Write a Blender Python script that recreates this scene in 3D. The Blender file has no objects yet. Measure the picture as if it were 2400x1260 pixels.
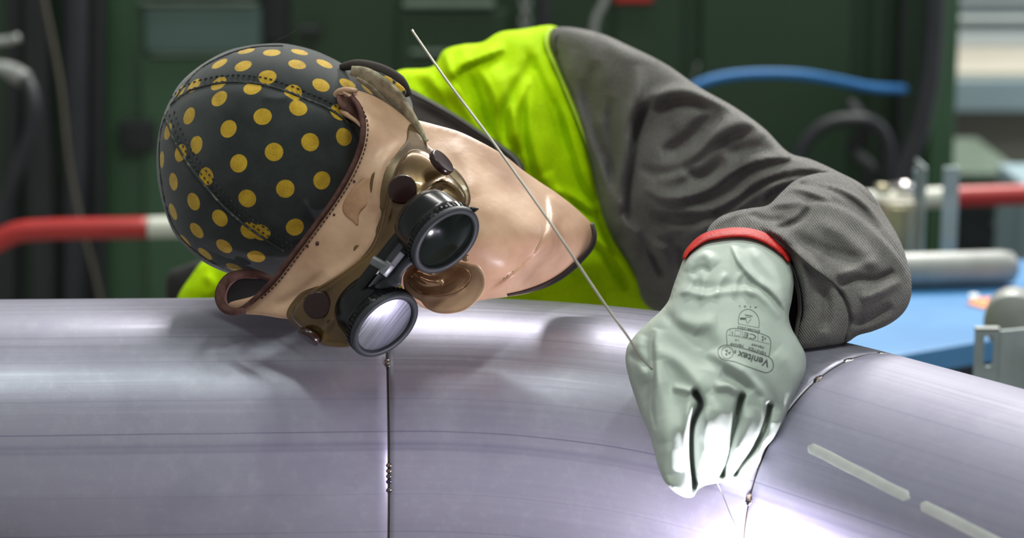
import bpy, bmesh, math, random
import numpy as np
from mathutils import Vector, Matrix
from mathutils.geometry import delaunay_2d_cdt

random.seed(7); np.random.seed(7)
scene = bpy.context.scene
PI = math.pi

# ------------------------------------------------------------------ camera
F = 5333.333; CX, CY = 1200.0, 630.0           # focal length in pixels of the 2400x1260 frame
PITCH = math.radians(12)
CAM = np.array([0.0, -1.7, 1.5])
RIGHT = np.array([1.0, 0, 0]); FWD = np.array([0, math.cos(PITCH), -math.sin(PITCH)]); UP = np.array([0, math.sin(PITCH), math.cos(PITCH)])
cd = bpy.data.cameras.new('camera'); cam = bpy.data.objects.new('camera', cd); scene.collection.objects.link(cam)
cam.location = CAM; cam.rotation_euler = (PI/2 - PITCH, 0, 0)
cd.sensor_width = 36; cd.lens = 80; cd.clip_start = .05; cd.clip_end = 60
cd.dof.use_dof = True; cd.dof.focus_distance = 1.56; cd.dof.aperture_fstop = 4.6
scene.camera = cam
scene.view_settings.view_transform = 'Standard'; scene.view_settings.look = 'None'
scene.view_settings.exposure = 0.0; scene.view_settings.gamma = 1.0; scene.view_settings.use_curve_mapping = False

HEAD_FORWARD = 0.0     # metres the head group stands nearer, set while it is built
def W(px, py, z):
    """pixel ray at camera depth z (metres) -> world points, numpy (N,3)"""
    px = np.asarray(px, float); py = np.asarray(py, float); z = np.asarray(z, float) + 0*px - HEAD_FORWARD
    x = (px-CX)/F*z; y = -(py-CY)/F*z
    return CAM + x[..., None]*RIGHT + y[..., None]*UP + z[..., None]*FWD
def C2W(v): v = np.asarray(v, float); return CAM + v[0]*RIGHT + v[1]*UP + v[2]*FWD
def D2W(v): v = np.asarray(v, float); return v[0]*RIGHT + v[1]*UP + v[2]*FWD
def U3(px, py, z): return np.array([(px-CX)/F*z, -(py-CY)/F*z, z])
def PX(p):
    """world -> px, py, depth"""
    q = np.asarray(p) - CAM; z = q@FWD
    return CX + (q@RIGHT)/z*F, CY - (q@UP)/z*F, z
def nrm(v): v = np.asarray(v, float); return v/np.linalg.norm(v)

# ------------------------------------------------------------------ world and lights
wd = bpy.data.worlds.new('world'); scene.world = wd; wd.use_nodes = True
bgn = wd.node_tree.nodes['Background']; bgn.inputs[0].default_value = (.86, .88, .86, 1); bgn.inputs[1].default_value = .45

def area(name, at, aim, sx, sy, power, col):
    l = bpy.data.lights.new(name, 'AREA'); l.shape = 'RECTANGLE'; l.size = sx; l.size_y = sy; l.energy = power; l.color = col
    o = bpy.data.objects.new(name, l); scene.collection.objects.link(o); o.location = C2W(at)
    d = Vector(C2W(aim)) - Vector(C2W(at)); o.rotation_euler = d.to_track_quat('-Z', 'Y').to_euler()
    return o
AIM = (.0, .0, 1.62)
area('roof_light', (.70, 1.95, 3.45), AIM, .5, .25, 60, (1, .99, .93))
area('overhead_light', (.2, 2.35, 2.42), AIM, 1.5, .07, 42, (1, 1, .95))
area('front_roof_light', (.75, 2.25, .35), AIM, .8, .12, 28, (.88, 1, .89))
area('second_front_light', (-.7, 2.15, .25), AIM, 1.2, .10, 15, (.84, 1, .86))
arc = bpy.data.lights.new('welding_arc', 'POINT'); arc.energy = 3.5; arc.color = (.94, .90, 1.0); arc.shadow_soft_size = .004
arco = bpy.data.objects.new('welding_arc', arc); scene.collection.objects.link(arco); arco.location = W(1745, 1395, 1.468)

# ------------------------------------------------------------------ materials
def newmat(name):
    m = bpy.data.materials.new(name); m.use_nodes = True
    nt = m.node_tree; b = nt.nodes['Principled BSDF']; return m, nt, b
def N(nt, t, **kw):
    n = nt.nodes.new(t)
    for k, v in kw.items():
        if k.startswith('i_'): n.inputs[int(k[2:])].default_value = v
        else: setattr(n, k, v)
    return n
def coords(nt, kind, scale=(1, 1, 1), rot=(0, 0, 0)):
    tc = N(nt, 'ShaderNodeTexCoord'); mp = N(nt, 'ShaderNodeMapping')
    mp.inputs['Scale'].default_value = scale; mp.inputs['Rotation'].default_value = rot
    nt.links.new(tc.outputs[kind], mp.inputs[0]); return mp.outputs[0]
def noise(nt, vec, scale, detail=4, rough=.55):
    n = N(nt, 'ShaderNodeTexNoise'); n.inputs['Scale'].default_value = scale; n.inputs['Detail'].default_value = detail; n.inputs['Roughness'].default_value = rough
    nt.links.new(vec, n.inputs['Vector']); return n.outputs[0]
def ramp(nt, fac, stops):
    r = N(nt, 'ShaderNodeValToRGB'); e = r.color_ramp.elements
    while len(e) < len(stops): e.new(.5)
    for el, (p, c) in zip(e, stops): el.position = p; el.color = (*c, 1) if len(c) == 3 else c
    nt.links.new(fac, r.inputs[0]); return r.outputs[0]
def mix(nt, fac, a, b, mode='MIX'):
    m = N(nt, 'ShaderNodeMix'); m.data_type = 'RGBA'; m.blend_type = mode
    for s, v in ((m.inputs[0], fac), (m.inputs[6], a), (m.inputs[7], b)):
        if hasattr(v, 'is_linked') or hasattr(v, 'links'): nt.links.new(v, s)
        elif isinstance(v, (int, float)): s.default_value = v
        else: s.default_value = (*v, 1)
    return m.outputs[2]
def math_(nt, op, a, b=0.0, c=0.0, clamp=False):
    m = N(nt, 'ShaderNodeMath'); m.operation = op; m.use_clamp = clamp
    for s, v in zip(m.inputs, (a, b, c)):
        if isinstance(v, (int, float)): s.default_value = v
        else: nt.links.new(v, s)
    return m.outputs[0]
def bump(nt, b, h, strength, dist=.001, prev=None):
    n = N(nt, 'ShaderNodeBump'); n.inputs['Strength'].default_value = strength; n.inputs['Distance'].default_value = dist
    nt.links.new(h, n.inputs['Height'])
    if prev is not None: nt.links.new(prev, n.inputs['Normal'])
    nt.links.new(n.outputs[0], b.inputs['Normal']); return n.outputs[0]
def simple(name, c1, c2=None, rough=.5, metal=0.0, scale=20, bstr=.15, bdist=.001, bscale=None, coat=0, sheen=0, contrast=(.35, .65), spec=.5):
    m, nt, b = newmat(name); v = coords(nt, 'Object')
    f = noise(nt, v, scale, 6)
    col = ramp(nt, f, [(contrast[0], c1), (contrast[1], c2 or c1)])
    nt.links.new(col, b.inputs['Base Color']); b.inputs['Roughness'].default_value = rough; b.inputs['Metallic'].default_value = metal
    b.inputs['Coat Weight'].default_value = coat; b.inputs['Specular IOR Level'].default_value = spec
    b.inputs['Sheen Weight'].default_value = sheen
    if bstr: bump(nt, b, noise(nt, v, bscale or scale*4, 4), bstr, bdist)
    return m
def twill(name, c1, c2, freq, angle, rough=.9, bstr=.5, nscale=6, stain=None, lo=.3, hi=.7, sheen=.08, spec=.12):
    m, nt, b = newmat(name)
    v = coords(nt, 'UV'); f = noise(nt, v, nscale, 7, .6)
    col = ramp(nt, f, [(lo, c1), (hi, c2)])
    fine = noise(nt, v, 260, 3); col = mix(nt, .22, col, ramp(nt, fine, [(.35, (.0, .0, .0)), (.65, (1, 1, 1))]), 'OVERLAY')
    if stain:
        s = noise(nt, coords(nt, 'UV', (1, 1, 1), (0, 0, .7)), stain[1], 8, .7)
        col = mix(nt, ramp(nt, s, [(stain[2], (0, 0, 0)), (stain[3], (1, 1, 1))]), col, stain[0])
    nt.links.new(col, b.inputs['Base Color']); b.inputs['Roughness'].default_value = rough
    b.inputs['Sheen Weight'].default_value = sheen; b.inputs['Sheen Roughness'].default_value = .5; b.inputs['Specular IOR Level'].default_value = spec
    w = N(nt, 'ShaderNodeTexWave'); w.inputs['Scale'].default_value = freq; w.inputs['Distortion'].default_value = .6; w.inputs['Detail'].default_value = 1
    nt.links.new(coords(nt, 'UV', (1, 1, 1), (0, 0, angle)), w.inputs['Vector'])
    bump(nt, b, w.outputs[1], bstr, .0006)
    return m

# ------------------------------------------------------------------ object helpers
def link(o): scene.collection.objects.link(o); return o
def tag(o, label=None, cat=None, group=None, kind=None):
    if label: o['label'] = label
    if cat: o['category'] = cat
    if group: o['group'] = group
    if kind: o['kind'] = kind
    return o
def empty(name, loc, label=None, cat=None, group=None, kind=None):
    o = bpy.data.objects.new(name, None); o.empty_display_size = .05; o.location = [float(a) for a in loc]; link(o)
    return tag(o, label, cat, group, kind)
def origin(o):
    l = np.array(o.location)
    while o.parent: o = o.parent; l = l + np.array(o.location)
    return l
def mk(name, verts, faces, mat, parent=None, smooth=True, uv=None, label=None, base=None, attr=None, mats=None, fmat=None):
    """verts are world coordinates; object origin sits at the parent's base (or `base`)"""
    verts = np.asarray(verts, float)
    if parent is not None: o0 = origin(parent)
    else: o0 = np.asarray(base, float) if base is not None else np.array([verts[:, 0].mean(), verts[:, 1].mean(), verts[:, 2].min()])
    me = bpy.data.meshes.new(name); me.from_pydata((verts - o0).tolist(), [], [list(map(int, f)) for f in faces]); me.update()
    bm = bmesh.new(); bm.from_mesh(me); bmesh.ops.recalc_face_normals(bm, faces=bm.faces); bm.to_mesh(me); bm.free()
    if smooth: me.polygons.foreach_set('use_smooth', [True]*len(me.polygons))
    if mats:
        for mm in mats: me.materials.append(mm)
        if fmat is not None: me.polygons.foreach_set('material_index', list(map(int, fmat)))
    elif mat: me.materials.append(mat)
    if uv is not None:
        ul = me.uv_layers.new(name='UVMap'); li = np.zeros(len(me.loops), dtype=np.int32); me.loops.foreach_get('vertex_index', li)
        ul.data.foreach_set('uv', np.asarray(uv, float)[li].ravel())
    if attr:
        for k, a in attr.items():
            at = me.attributes.new(k, 'FLOAT', 'POINT'); at.data.foreach_set('value', np.asarray(a, float))
    o = bpy.data.objects.new(name, me); link(o)
    if parent is not None: o.parent = parent
    else: o.location = o0
    if label: o['label'] = label
    return o

def catmull(pts, step=6.0, closed=False):
    """points (x,y[,flag]); flag 1 = corner. works in any dimension if no flags"""
    P = [np.array(p[:2], float) for p in pts]; cor = [len(p) > 2 and p[2] == 1 for p in pts]
    return _cat(P, cor, step, closed)
def _cat(P, cor, step, closed):
    n = len(P); out = []
    segs = n if closed else n-1
    for i in range(segs):
        p1, p2 = P[i], P[(i+1) % n]
        if closed: p0, p3 = P[i-1], P[(i+2) % n]
        else: p0 = P[i-1] if i > 0 else 2*p1-p2; p3 = P[i+2] if i+2 < n else 2*p2-p1
        if cor[i]: p0 = 2*p1-p2
        if cor[(i+1) % n]: p3 = 2*p2-p1
        L = np.linalg.norm(p2-p1); k = max(1, int(math.ceil(L/step)))
        # centripetal tangents
        d01 = max(np.linalg.norm(p1-p0), 1e-6)**.5; d12 = max(L, 1e-6)**.5; d23 = max(np.linalg.norm(p3-p2), 1e-6)**.5
        m1 = (p1-p0)/d01 - (p2-p0)/(d01+d12) + (p2-p1)/d12; m2 = (p2-p1)/d12 - (p3-p1)/(d12+d23) + (p3-p2)/d23
        m1 = m1*d12; m2 = m2*d12
        for j in range(k):
            t = j/k; out.append((2*t**3-3*t**2+1)*p1 + (t**3-2*t**2+t)*m1 + (-2*t**3+3*t**2)*p2 + (t**3-t**2)*m2)
    if not closed: out.append(P[-1])
    return np.array(out)
def c3(pts, step):
    P = [np.array(p, float) for p in pts]; return _cat(P, [False]*len(P), step, False)

def seg_dist(Q, poly, closed=False):
    """distance of points Q(N,2) to polyline, plus signed side and arc parameter 0..1"""
    A = poly if not closed else poly
    B = np.roll(poly, -1, 0) if closed else poly[1:]; A = poly if closed else poly[:-1]
    L = np.linalg.norm(B-A, axis=1); cum = np.concatenate([[0], np.cumsum(L)]); tot = cum[-1]
    best = np.full(len(Q), 1e9); side = np.zeros(len(Q)); par = np.zeros(len(Q))
    for i in range(len(A)):
        ab = B[i]-A[i]; l2 = max(ab@ab, 1e-9); aq = Q-A[i]; t = np.clip((aq@ab)/l2, 0, 1)
        d = np.hypot(*(aq - t[:, None]*ab).T); m = d < best
        best[m] = d[m]; cr = ab[0]*aq[:, 1]-ab[1]*aq[:, 0]; side[m] = np.sign(cr[m]); par[m] = ((cum[i]+t*L[i])/tot)[m]
    return best, side, par
def inside(Q, poly):
    x, y = Q[:, 0], Q[:, 1]; c = np.zeros(len(Q), bool); j = len(poly)-1
    for i in range(len(poly)):
        xi, yi = poly[i]; xj, yj = poly[j]
        if yi != yj:
            m = ((yi > y) != (yj > y)) & (x < (xj-xi)*(y-yi)/(yj-yi)+xi); c ^= m
        j = i
    return c
class TPS:
    """thin-plate depth through control points (px,py,z)"""
    def __init__(s, c, lam=0.0):
        c = np.array(c, float); s.c = c[:, :2]/100; n = len(c)
        if n == 1: s.k = c[0, 2]; return
        s.k = None
        K = s.phi(np.linalg.norm(s.c[:, None]-s.c[None], axis=2)) + lam*np.eye(n); P = np.c_[np.ones(n), s.c]
        A = np.zeros((n+3, n+3)); A[:n, :n] = K; A[:n, n:] = P; A[n:, :n] = P.T
        s.w = np.linalg.lstsq(A, np.r_[c[:, 2], 0, 0, 0], rcond=None)[0]
    @staticmethod
    def phi(r): return r*r*np.log(r+1e-9)
    def __call__(s, Q):
        Q = np.asarray(Q, float)
        if s.k is not None: return np.full(len(Q), s.k)
        q = Q/100; K = s.phi(np.linalg.norm(q[:, None]-s.c[None], axis=2))
        return K@s.w[:-3] + np.c_[np.ones(len(q)), q]@s.w[-3:]

class Relief:
    """a closed cushion-like solid whose rim follows an outline; its front is swollen by a Poisson
    inflation and carries folds. ridges: (pts, width_px, height_m[, kind]); kind 'r' ridge/groove, 'l'/'s' step to one side"""
    def __init__(s, outline, zc, T=.03, kf=1.0, kb=.5, res=6, ridges=(), wob=0, sheet=False, rim=None, seed=0, amp=1.0):
        s.amp = amp
        s.out = catmull(outline, res, True); s.z0 = TPS(zc); s.T = T; s.kf = kf; s.kb = kb; s.res = res; s.sheet = sheet
        s.ridges = [(catmull(r[0], 8), r[1], r[2], r[3] if len(r) > 3 else 'r') for r in ridges]; s.wob = wob; s.seed = seed
        lo = s.out.min(0)-20; hi = s.out.max(0)+20
        s.zm = float(np.mean([c[2] for c in zc])); s.mpp = s.zm/F
        if not sheet:
            g = max(6.0, (hi-lo).max()/150); s.g = g; s.lo = lo
            nx, ny = int((hi[0]-lo[0])/g)+2, int((hi[1]-lo[1])/g)+2
            X, Y = np.meshgrid(lo[0]+g*np.arange(nx), lo[1]+g*np.arange(ny)); Q = np.c_[X.ravel(), Y.ravel()]
            M = inside(Q, s.out).reshape(ny, nx); D = seg_dist(Q, s.out, True)[0].reshape(ny, nx)
            M[0] = M[-1] = False; M[:, 0] = M[:, -1] = False
            h = np.where(M, D*D*.3, 0.0); par = (np.add.outer(np.arange(ny), np.arange(nx)) % 2).astype(bool)
            om = 2/(1+math.sin(PI/max(nx, ny)))
            for it in range(int(2.2*max(nx, ny))):
                for c in (par, ~par):
                    nb = np.zeros_like(h); nb[1:-1, 1:-1] = (h[:-2, 1:-1]+h[2:, 1:-1]+h[1:-1, :-2]+h[1:-1, 2:]+g*g)/4
                    m = M & c; h[m] += om*(nb[m]-h[m])
            q = np.where(M & (D > g*.9), h/np.maximum(D, 1), np.nan)
            for it in range(6):
                pad = np.pad(q, 1, constant_values=np.nan); st = np.stack([pad[a:a+ny, b:b+nx] for a in range(3) for b in range(3)])
                with np.errstate(all='ignore'):
                    import warnings; warnings.simplefilter('ignore'); av = np.nanmean(st, axis=0)
                q = np.where(np.isnan(q), av, q)
            s.q = np.nan_to_num(q)
    def bil(s, Q):
        u = (Q-s.lo)/s.g; i = np.clip(u.astype(int), 0, [s.q.shape[1]-2, s.q.shape[0]-2]); f = np.clip(u-i, 0, 1)
        x, y = i[:, 0], i[:, 1]; a, b = f[:, 0], f[:, 1]
        return (1-a)*(1-b)*s.q[y, x]+a*(1-b)*s.q[y, x+1]+(1-a)*b*s.q[y+1, x]+a*b*s.q[y+1, x+1]
    def height(s, Q, d):
        if s.sheet: return s.T*np.sqrt(np.clip(1-(1-np.clip(d/ (s.T/s.mpp), 0, 1))**2, 0, 1))
        t = np.sqrt(np.maximum(4*s.bil(Q)*d, 0))*s.mpp
        return t/np.sqrt(1+(t/s.T)**2)
    def detail(s, Q, d):
        h = np.zeros(len(Q))
        for pl, w, a, kind in s.ridges:
            a = a*s.amp
            lo, hi = pl.min(0)-4*w, pl.max(0)+4*w
            m = np.all((Q > lo) & (Q < hi), axis=1)
            if not m.any(): continue
            dd, sd, t = seg_dist(Q[m], pl)
            tap = np.clip(np.minimum(t, 1-t)*5, 0, 1)**.7
            if kind == 'r': v = a*np.exp(-(dd/w)**2)*tap
            elif kind == 'e': v = a*np.exp(-(dd/w)**2)
            else:
                sg = dd*sd*(1 if kind == 'l' else -1)     # high on one side, sharp drop on the other
                v = a*np.where(sg > 0, np.exp(-(sg/(w*2.2))**2), np.exp(-(sg/(w*.45))**2))*tap
            h[m] += v
        if s.wob:
            x, y = Q[:, 0]/100, Q[:, 1]/100; r = np.random.RandomState(s.seed+3)
            for k in range(14):
                f = r.uniform(1.0, 4.5); th = r.uniform(0, 2*PI); h += s.wob/ (f**.8) * np.sin(f*(x*math.cos(th)+y*math.sin(th))*2+r.uniform(0, 6.3)+1.2*np.sin(y*1.3+k)) * .5
        fade = np.clip(d/14, 0, 1); fade = fade*fade*(3-2*fade)
        return h*fade
    def front(s, Q, d=None):
        Q = np.atleast_2d(np.asarray(Q, float))
        if d is None: d = seg_dist(Q, s.out, True)[0]*inside(Q, s.out)
        return s.z0(Q) - s.kf*s.height(Q, d) - s.detail(Q, d)
    def __call__(s, px, py): return float(s.front([[px, py]])[0])
    def mesh(s):
        r = s.res; out = s.out
        keep = [0]
        for i in range(1, len(out)):
            if np.linalg.norm(out[i]-out[keep[-1]]) > r*.45: keep.append(i)
        out = out[keep]; n = len(out)
        lo, hi = out.min(0), out.max(0)
        gx = np.arange(lo[0], hi[0], r); gy = np.arange(lo[1], hi[1], r*.87)
        X, Y = np.meshgrid(gx, gy); X[1::2] += r/2; Q = np.c_[X.ravel(), Y.ravel()]
        Q = Q[inside(Q, out)]; D = seg_dist(Q, out, True)[0]; Q = Q[D > r*1.05]
        tang = np.roll(out, -1, 0)-np.roll(out, 1, 0); nr = np.c_[tang[:, 1], -tang[:, 0]]; nr /= np.linalg.norm(nr, axis=1)[:, None]+1e-9
        if not inside(out[:1]+nr[:1]*1.0, out)[0]: nr = -nr
        rings = []
        for off in (r*.12, r*.42):
            R_ = out+nr*off; ok = inside(R_, out); d = seg_dist(R_, out, True)[0]; ok &= d > off*.8; rings.append(R_[ok])
        allp = np.concatenate([out]+rings+[Q])
        res = delaunay_2d_cdt([Vector(p) for p in allp.tolist()], [(i, (i+1) % n) for i in range(n)], [], 1, 1e-4)
        V = np.array([[v.x, v.y] for v in res[0]]); T = [f for f in res[2]]
        # boundary from faces
        cnt = {}
        for f in T:
            for i in range(3):
                e = (min(f[i], f[i-1]), max(f[i], f[i-1])); cnt[e] = cnt.get(e, 0)+1
        bnd = set(v for e, c in cnt.items() if c == 1 for v in e)
        D = seg_dist(V, s.out, True)[0]; isb = np.array([i in bnd for i in range(len(V))]); D[isb] = 0
        zf = s.front(V, D); hb = s.height(V, D); zb = s.z0(V)+s.kb*hb
        return V, T, zf, zb, isb
    def make(s, name, mat, parent=None, label=None, attrf=None, **kw):
        V, T, zf, zb, isb = s.mesh(); n = len(V)
        P1 = W(V[:, 0], V[:, 1], zf); P2 = W(V[:, 0], V[:, 1], zb)
        idx = np.arange(n) + n; remap = idx.copy(); bi = np.where(~isb)[0]
        remap[isb] = np.where(isb)[0]; remap[bi] = n+np.arange(len(bi))
        verts = np.concatenate([P1, P2[bi]]); uv = np.concatenate([V, V[bi]])/1000
        faces = [tuple(f) for f in T]+[(remap[f[0]], remap[f[2]], remap[f[1]]) for f in T]
        at = None
        if attrf: a = attrf(V, P1); at = {k: np.concatenate([x, x[bi]]) for k, x in a.items()}
        return mk(name, verts, faces, mat, parent, True, uv, label, attr=at, **kw)

def tube_pts(pts, rad, seg=10, cap=True, flat=None):
    """tube through 3-D world points; rad scalar or list"""
    pts = np.asarray(pts, float); n = len(pts); rad = np.full(n, rad) if np.isscalar(rad) else np.interp(np.linspace(0, 1, n), np.linspace(0, 1, len(rad)), rad)
    T = np.gradient(pts, axis=0); T /= np.linalg.norm(T, axis=1)[:, None]+1e-12
    u = np.cross(T[0], [0.13, .2, 1.0]); u /= np.linalg.norm(u)
    V = []; 
    for i in range(n):
        u = u - T[i]*(u@T[i]); u /= np.linalg.norm(u); v = np.cross(T[i], u)
        a = np.arange(seg)*2*PI/seg; V.append(pts[i]+rad[i]*(np.cos(a)[:, None]*u+np.sin(a)[:, None]*v))
    V = np.concatenate(V); Fc = []
    for i in range(n-1):
        for k in range(seg): Fc.append((i*seg+k, i*seg+(k+1) % seg, (i+1)*seg+(k+1) % seg, (i+1)*seg+k))
    if cap: Fc += [tuple(range(seg))[::-1], tuple((n-1)*seg+k for k in range(seg))]
    return V, Fc
def px_path(pts, step=8):
    """(px,py,z) control points -> smooth world polyline"""
    P = c3([(a, b, c*1000) for a, b, c in pts], step); return W(P[:, 0], P[:, 1], P[:, 2]/1000)
def tube(name, pts, rad, mat, parent=None, seg=10, step=8, label=None, **kw):
    V, Fc = tube_pts(px_path(pts, step), rad, seg); return mk(name, V, Fc, mat, parent, label=label, **kw)
def on(surf, pts, off, step=7):
    """2-D px polyline laid on a relief's front"""
    q = catmull(pts, step); z = surf.front(q)-off; return W(q[:, 0], q[:, 1], z), q
def strip(name, surf, pts, width, mat, parent, thick=.0008, off=0.0, step=6, label=None, prof=5, uvs=1.0, lift=0.0006):
    """flat band following px polyline on a surface (surf: Relief or z-function)"""
    q = catmull(pts, step); t = np.gradient(q, axis=0); t /= np.linalg.norm(t, axis=1)[:, None]; nn = np.c_[-t[:, 1], t[:, 0]]
    wd_ = width if np.isscalar(width) else np.interp(np.linspace(0, 1, len(q)), np.linspace(0, 1, len(width)), width)[:, None]
    V = []; uv = []; n = len(q); zf = surf.front if isinstance(surf, Relief) else surf
    arc_ = np.concatenate([[0], np.cumsum(np.linalg.norm(np.diff(q, axis=0), axis=1))])
    for j in range(prof):
        s = j/(prof-1)*2-1; p = q+nn*s*wd_/2; z = zf(p)-off-lift-thick*(1-s**4); V.append(W(p[:, 0], p[:, 1], z)); uv.append(np.c_[arc_/1000*uvs, np.full(n, s)])
    for s in (1, -1): p = q+nn*s*wd_/2; z = zf(p)-off+.0025; V.append(W(p[:, 0], p[:, 1], z)); uv.append(np.c_[arc_/1000*uvs, np.full(n, s)])
    m = prof+2; V = np.stack(V, 1).reshape(-1, 3); uv = np.stack(uv, 1).reshape(-1, 2); Fc = []
    for i in range(n-1):
        for j in range(m): Fc.append((i*m+j, i*m+(j+1) % m, (i+1)*m+(j+1) % m, (i+1)*m+j))
    Fc += [tuple(range(m)), tuple((n-1)*m+k for k in range(m))]
    return mk(name, V, Fc, mat, parent, True, uv, label)
def frame(axis, hint=(0, 0, 1)):
    a = nrm(axis); u = np.cross(hint, a); u = nrm(u) if np.linalg.norm(u) > 1e-3 else nrm(np.cross((1, 0, 0), a)); return a, u, np.cross(a, u)
def lathe(center, axis, prof, seg=48, hint=(0, 0, 1), sy=1.0):
    """prof: list of (r, h) along axis; world coords"""
    a, u, v = frame(axis, hint); an = np.arange(seg)*2*PI/seg; V = []; Fc = []
    for r, h in prof: V.append(np.asarray(center)+a*h+r*(np.cos(an)[:, None]*u+sy*np.sin(an)[:, None]*v))
    V = np.concatenate(V); m = len(prof)
    for i in range(m-1):
        for k in range(seg): Fc.append((i*seg+k, i*seg+(k+1) % seg, (i+1)*seg+(k+1) % seg, (i+1)*seg+k))
    if prof[0][0] > 1e-6: Fc.append(tuple(range(seg))[::-1])
    if prof[-1][0] > 1e-6: Fc.append(tuple((m-1)*seg+k for k in range(seg)))
    return V, Fc
def boxv(c, ax, ay, az, bev=0):
    """box from centre and three half-axis vectors (world), optional bevel size; returns verts, faces"""
    bm = bmesh.new(); bmesh.ops.create_cube(bm, size=2)
    l = [np.linalg.norm(a) for a in (ax, ay, az)]
    for v in bm.verts: v.co = Vector((v.co.x*l[0], v.co.y*l[1], v.co.z*l[2]))
    if bev: bmesh.ops.bevel(bm, geom=list(bm.edges), offset=bev, segments=2, affect='EDGES', profile=.6)
    M = np.array([nrm(ax), nrm(ay), nrm(az)]); bm.verts.index_update()
    V = np.array([v.co[:] for v in bm.verts])@M+np.asarray(c); Fc = [tuple(v.index for v in f.verts) for f in bm.faces]; bm.free()
    return V, Fc
def join(*parts):
    V = []; Fc = []; n = 0
    for v, f in parts: V.append(np.asarray(v)); Fc += [tuple(i+n for i in q) for q in f]; n += len(v)
    return np.concatenate(V), Fc
def slab(name, pts, z, thick, mat, parent=None, bev=.002, label=None, **kw):
    """upright panel facing the camera: px rectangle (x0,y0,x1,y1) at depth z; world-axis aligned, thick behind"""
    x0, y0, x1, y1 = pts; a = W((x0+x1)/2, (y0+y1)/2, z); hx = abs(x1-x0)/2*z/F; hz = abs(y1-y0)/2*z/F/math.cos(PITCH)
    V, Fc = boxv(a+np.array([0, thick/2, 0]), (hx, 0, 0), (0, thick/2, 0), (0, 0, hz), bev)
    return mk(name, V, Fc, mat, parent, False, label=label, **kw)
def wbox(name, lo, hi, mat, parent=None, bev=.002, label=None, **kw):
    lo = np.array(lo, float); hi = np.array(hi, float); h = (hi-lo)/2
    V, Fc = boxv((lo+hi)/2, (h[0], 0, 0), (0, h[1], 0), (0, 0, h[2]), bev); return mk(name, V, Fc, mat, parent, False, label=label, **kw)

# ------------------------------------------------------------------ material library
def pipe_mat(name='brushed_stainless', metal=.74, add=0.0, dim=1.0, streak=.22):
    m, nt, b = newmat(name); uv = coords(nt, 'UV'); ob = coords(nt, 'Object')
    st = noise(nt, coords(nt, 'UV', (2.2, 190, 1)), 1.0, 6, .6)           # fine streaks along the pipe
    st2 = noise(nt, coords(nt, 'UV', (5, 34, 1)), 1.0, 5, .6)
    sm = noise(nt, ob, 9, 6, .6); sp = noise(nt, ob, 95, 5, .7)
    col = ramp(nt, st2, [(.25, (.62*dim, .615*dim, .59*dim)), (.75, (.72*dim, .715*dim, .69*dim))])
    col = mix(nt, streak, col, ramp(nt, st, [(.36, (.22, .22, .22)), (.62, (.78, .78, .78))]), 'OVERLAY')
    col = mix(nt, ramp(nt, sm, [(.50, (0, 0, 0)), (.72, (.5, .5, .5))]), col, (.40, .385, .36))
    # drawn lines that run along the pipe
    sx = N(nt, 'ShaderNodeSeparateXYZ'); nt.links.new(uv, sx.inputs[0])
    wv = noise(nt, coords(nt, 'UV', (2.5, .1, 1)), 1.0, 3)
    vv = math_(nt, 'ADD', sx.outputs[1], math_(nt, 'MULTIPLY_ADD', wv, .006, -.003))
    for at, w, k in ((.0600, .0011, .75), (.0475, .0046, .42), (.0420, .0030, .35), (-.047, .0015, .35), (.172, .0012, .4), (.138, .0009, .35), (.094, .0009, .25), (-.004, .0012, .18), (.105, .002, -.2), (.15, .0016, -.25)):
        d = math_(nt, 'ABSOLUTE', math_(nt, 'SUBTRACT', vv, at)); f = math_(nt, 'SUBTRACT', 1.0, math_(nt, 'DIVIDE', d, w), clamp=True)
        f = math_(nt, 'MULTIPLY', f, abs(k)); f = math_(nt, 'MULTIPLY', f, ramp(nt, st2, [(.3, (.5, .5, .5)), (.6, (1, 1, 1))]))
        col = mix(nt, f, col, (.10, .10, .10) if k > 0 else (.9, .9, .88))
    # small dark scuffs
    sc = ramp(nt, sp, [(.70, (0, 0, 0)), (.76, (.5, .5, .5))]); big = ramp(nt, noise(nt, ob, 7, 3), [(.52, (0, 0, 0)), (.62, (1, 1, 1))])
    col = mix(nt, math_(nt, 'MULTIPLY', sc, big), col, (.12, .12, .11))
    # bright hair scratches
    vo = N(nt, 'ShaderNodeTexVoronoi'); vo.feature = 'DISTANCE_TO_EDGE'; vo.inputs['Scale'].default_value = 16
    dn = noise(nt, ob, 12, 3); 
    nt.links.new(coords(nt, 'UV', (2.2, 5.5, 1), (0, 0, .5)), vo.inputs['Vector'])
    hs = ramp(nt, vo.outputs['Distance'], [(.0, (.22, .22, .22)), (.006, (0, 0, 0))]); hs = math_(nt, 'MULTIPLY', hs, ramp(nt, dn, [(.5, (0, 0, 0)), (.6, (1, 1, 1))]))
    col = mix(nt, hs, col, (.16, .15, .15))
    # heat tint beside the seams (attribute 'heat': distance to the nearest joint or tack, metres)
    at = N(nt, 'ShaderNodeAttribute'); at.attribute_name = 'heat'
    tint = ramp(nt, math_(nt, 'MULTIPLY_ADD', sp, .0016, math_(nt, 'MULTIPLY_ADD', at.outputs['Fac'], 1, -.0008)), [(0, (1, 1, 1)), (.006, (0, 0, 0))])
    tc = ramp(nt, at.outputs['Fac'], [(.0, (.12, .10, .22)), (.0018, (.30, .20, .16)), (.004, (.60, .48, .36))])
    col = mix(nt, math_(nt, 'MULTIPLY', tint, .75), col, tc)
    nt.links.new(col, b.inputs['Base Color']); b.inputs['Metallic'].default_value = metal
    rr = ramp(nt, st, [(.3, (.36+add,)*3), (.7, (.48+add,)*3)]); nt.links.new(rr, b.inputs['Roughness'])
    n1 = bump(nt, b, st, .06, .0006); bump(nt, b, noise(nt, ob, 420, 2), .05, .0004, n1)
    return m
M = {}
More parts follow.
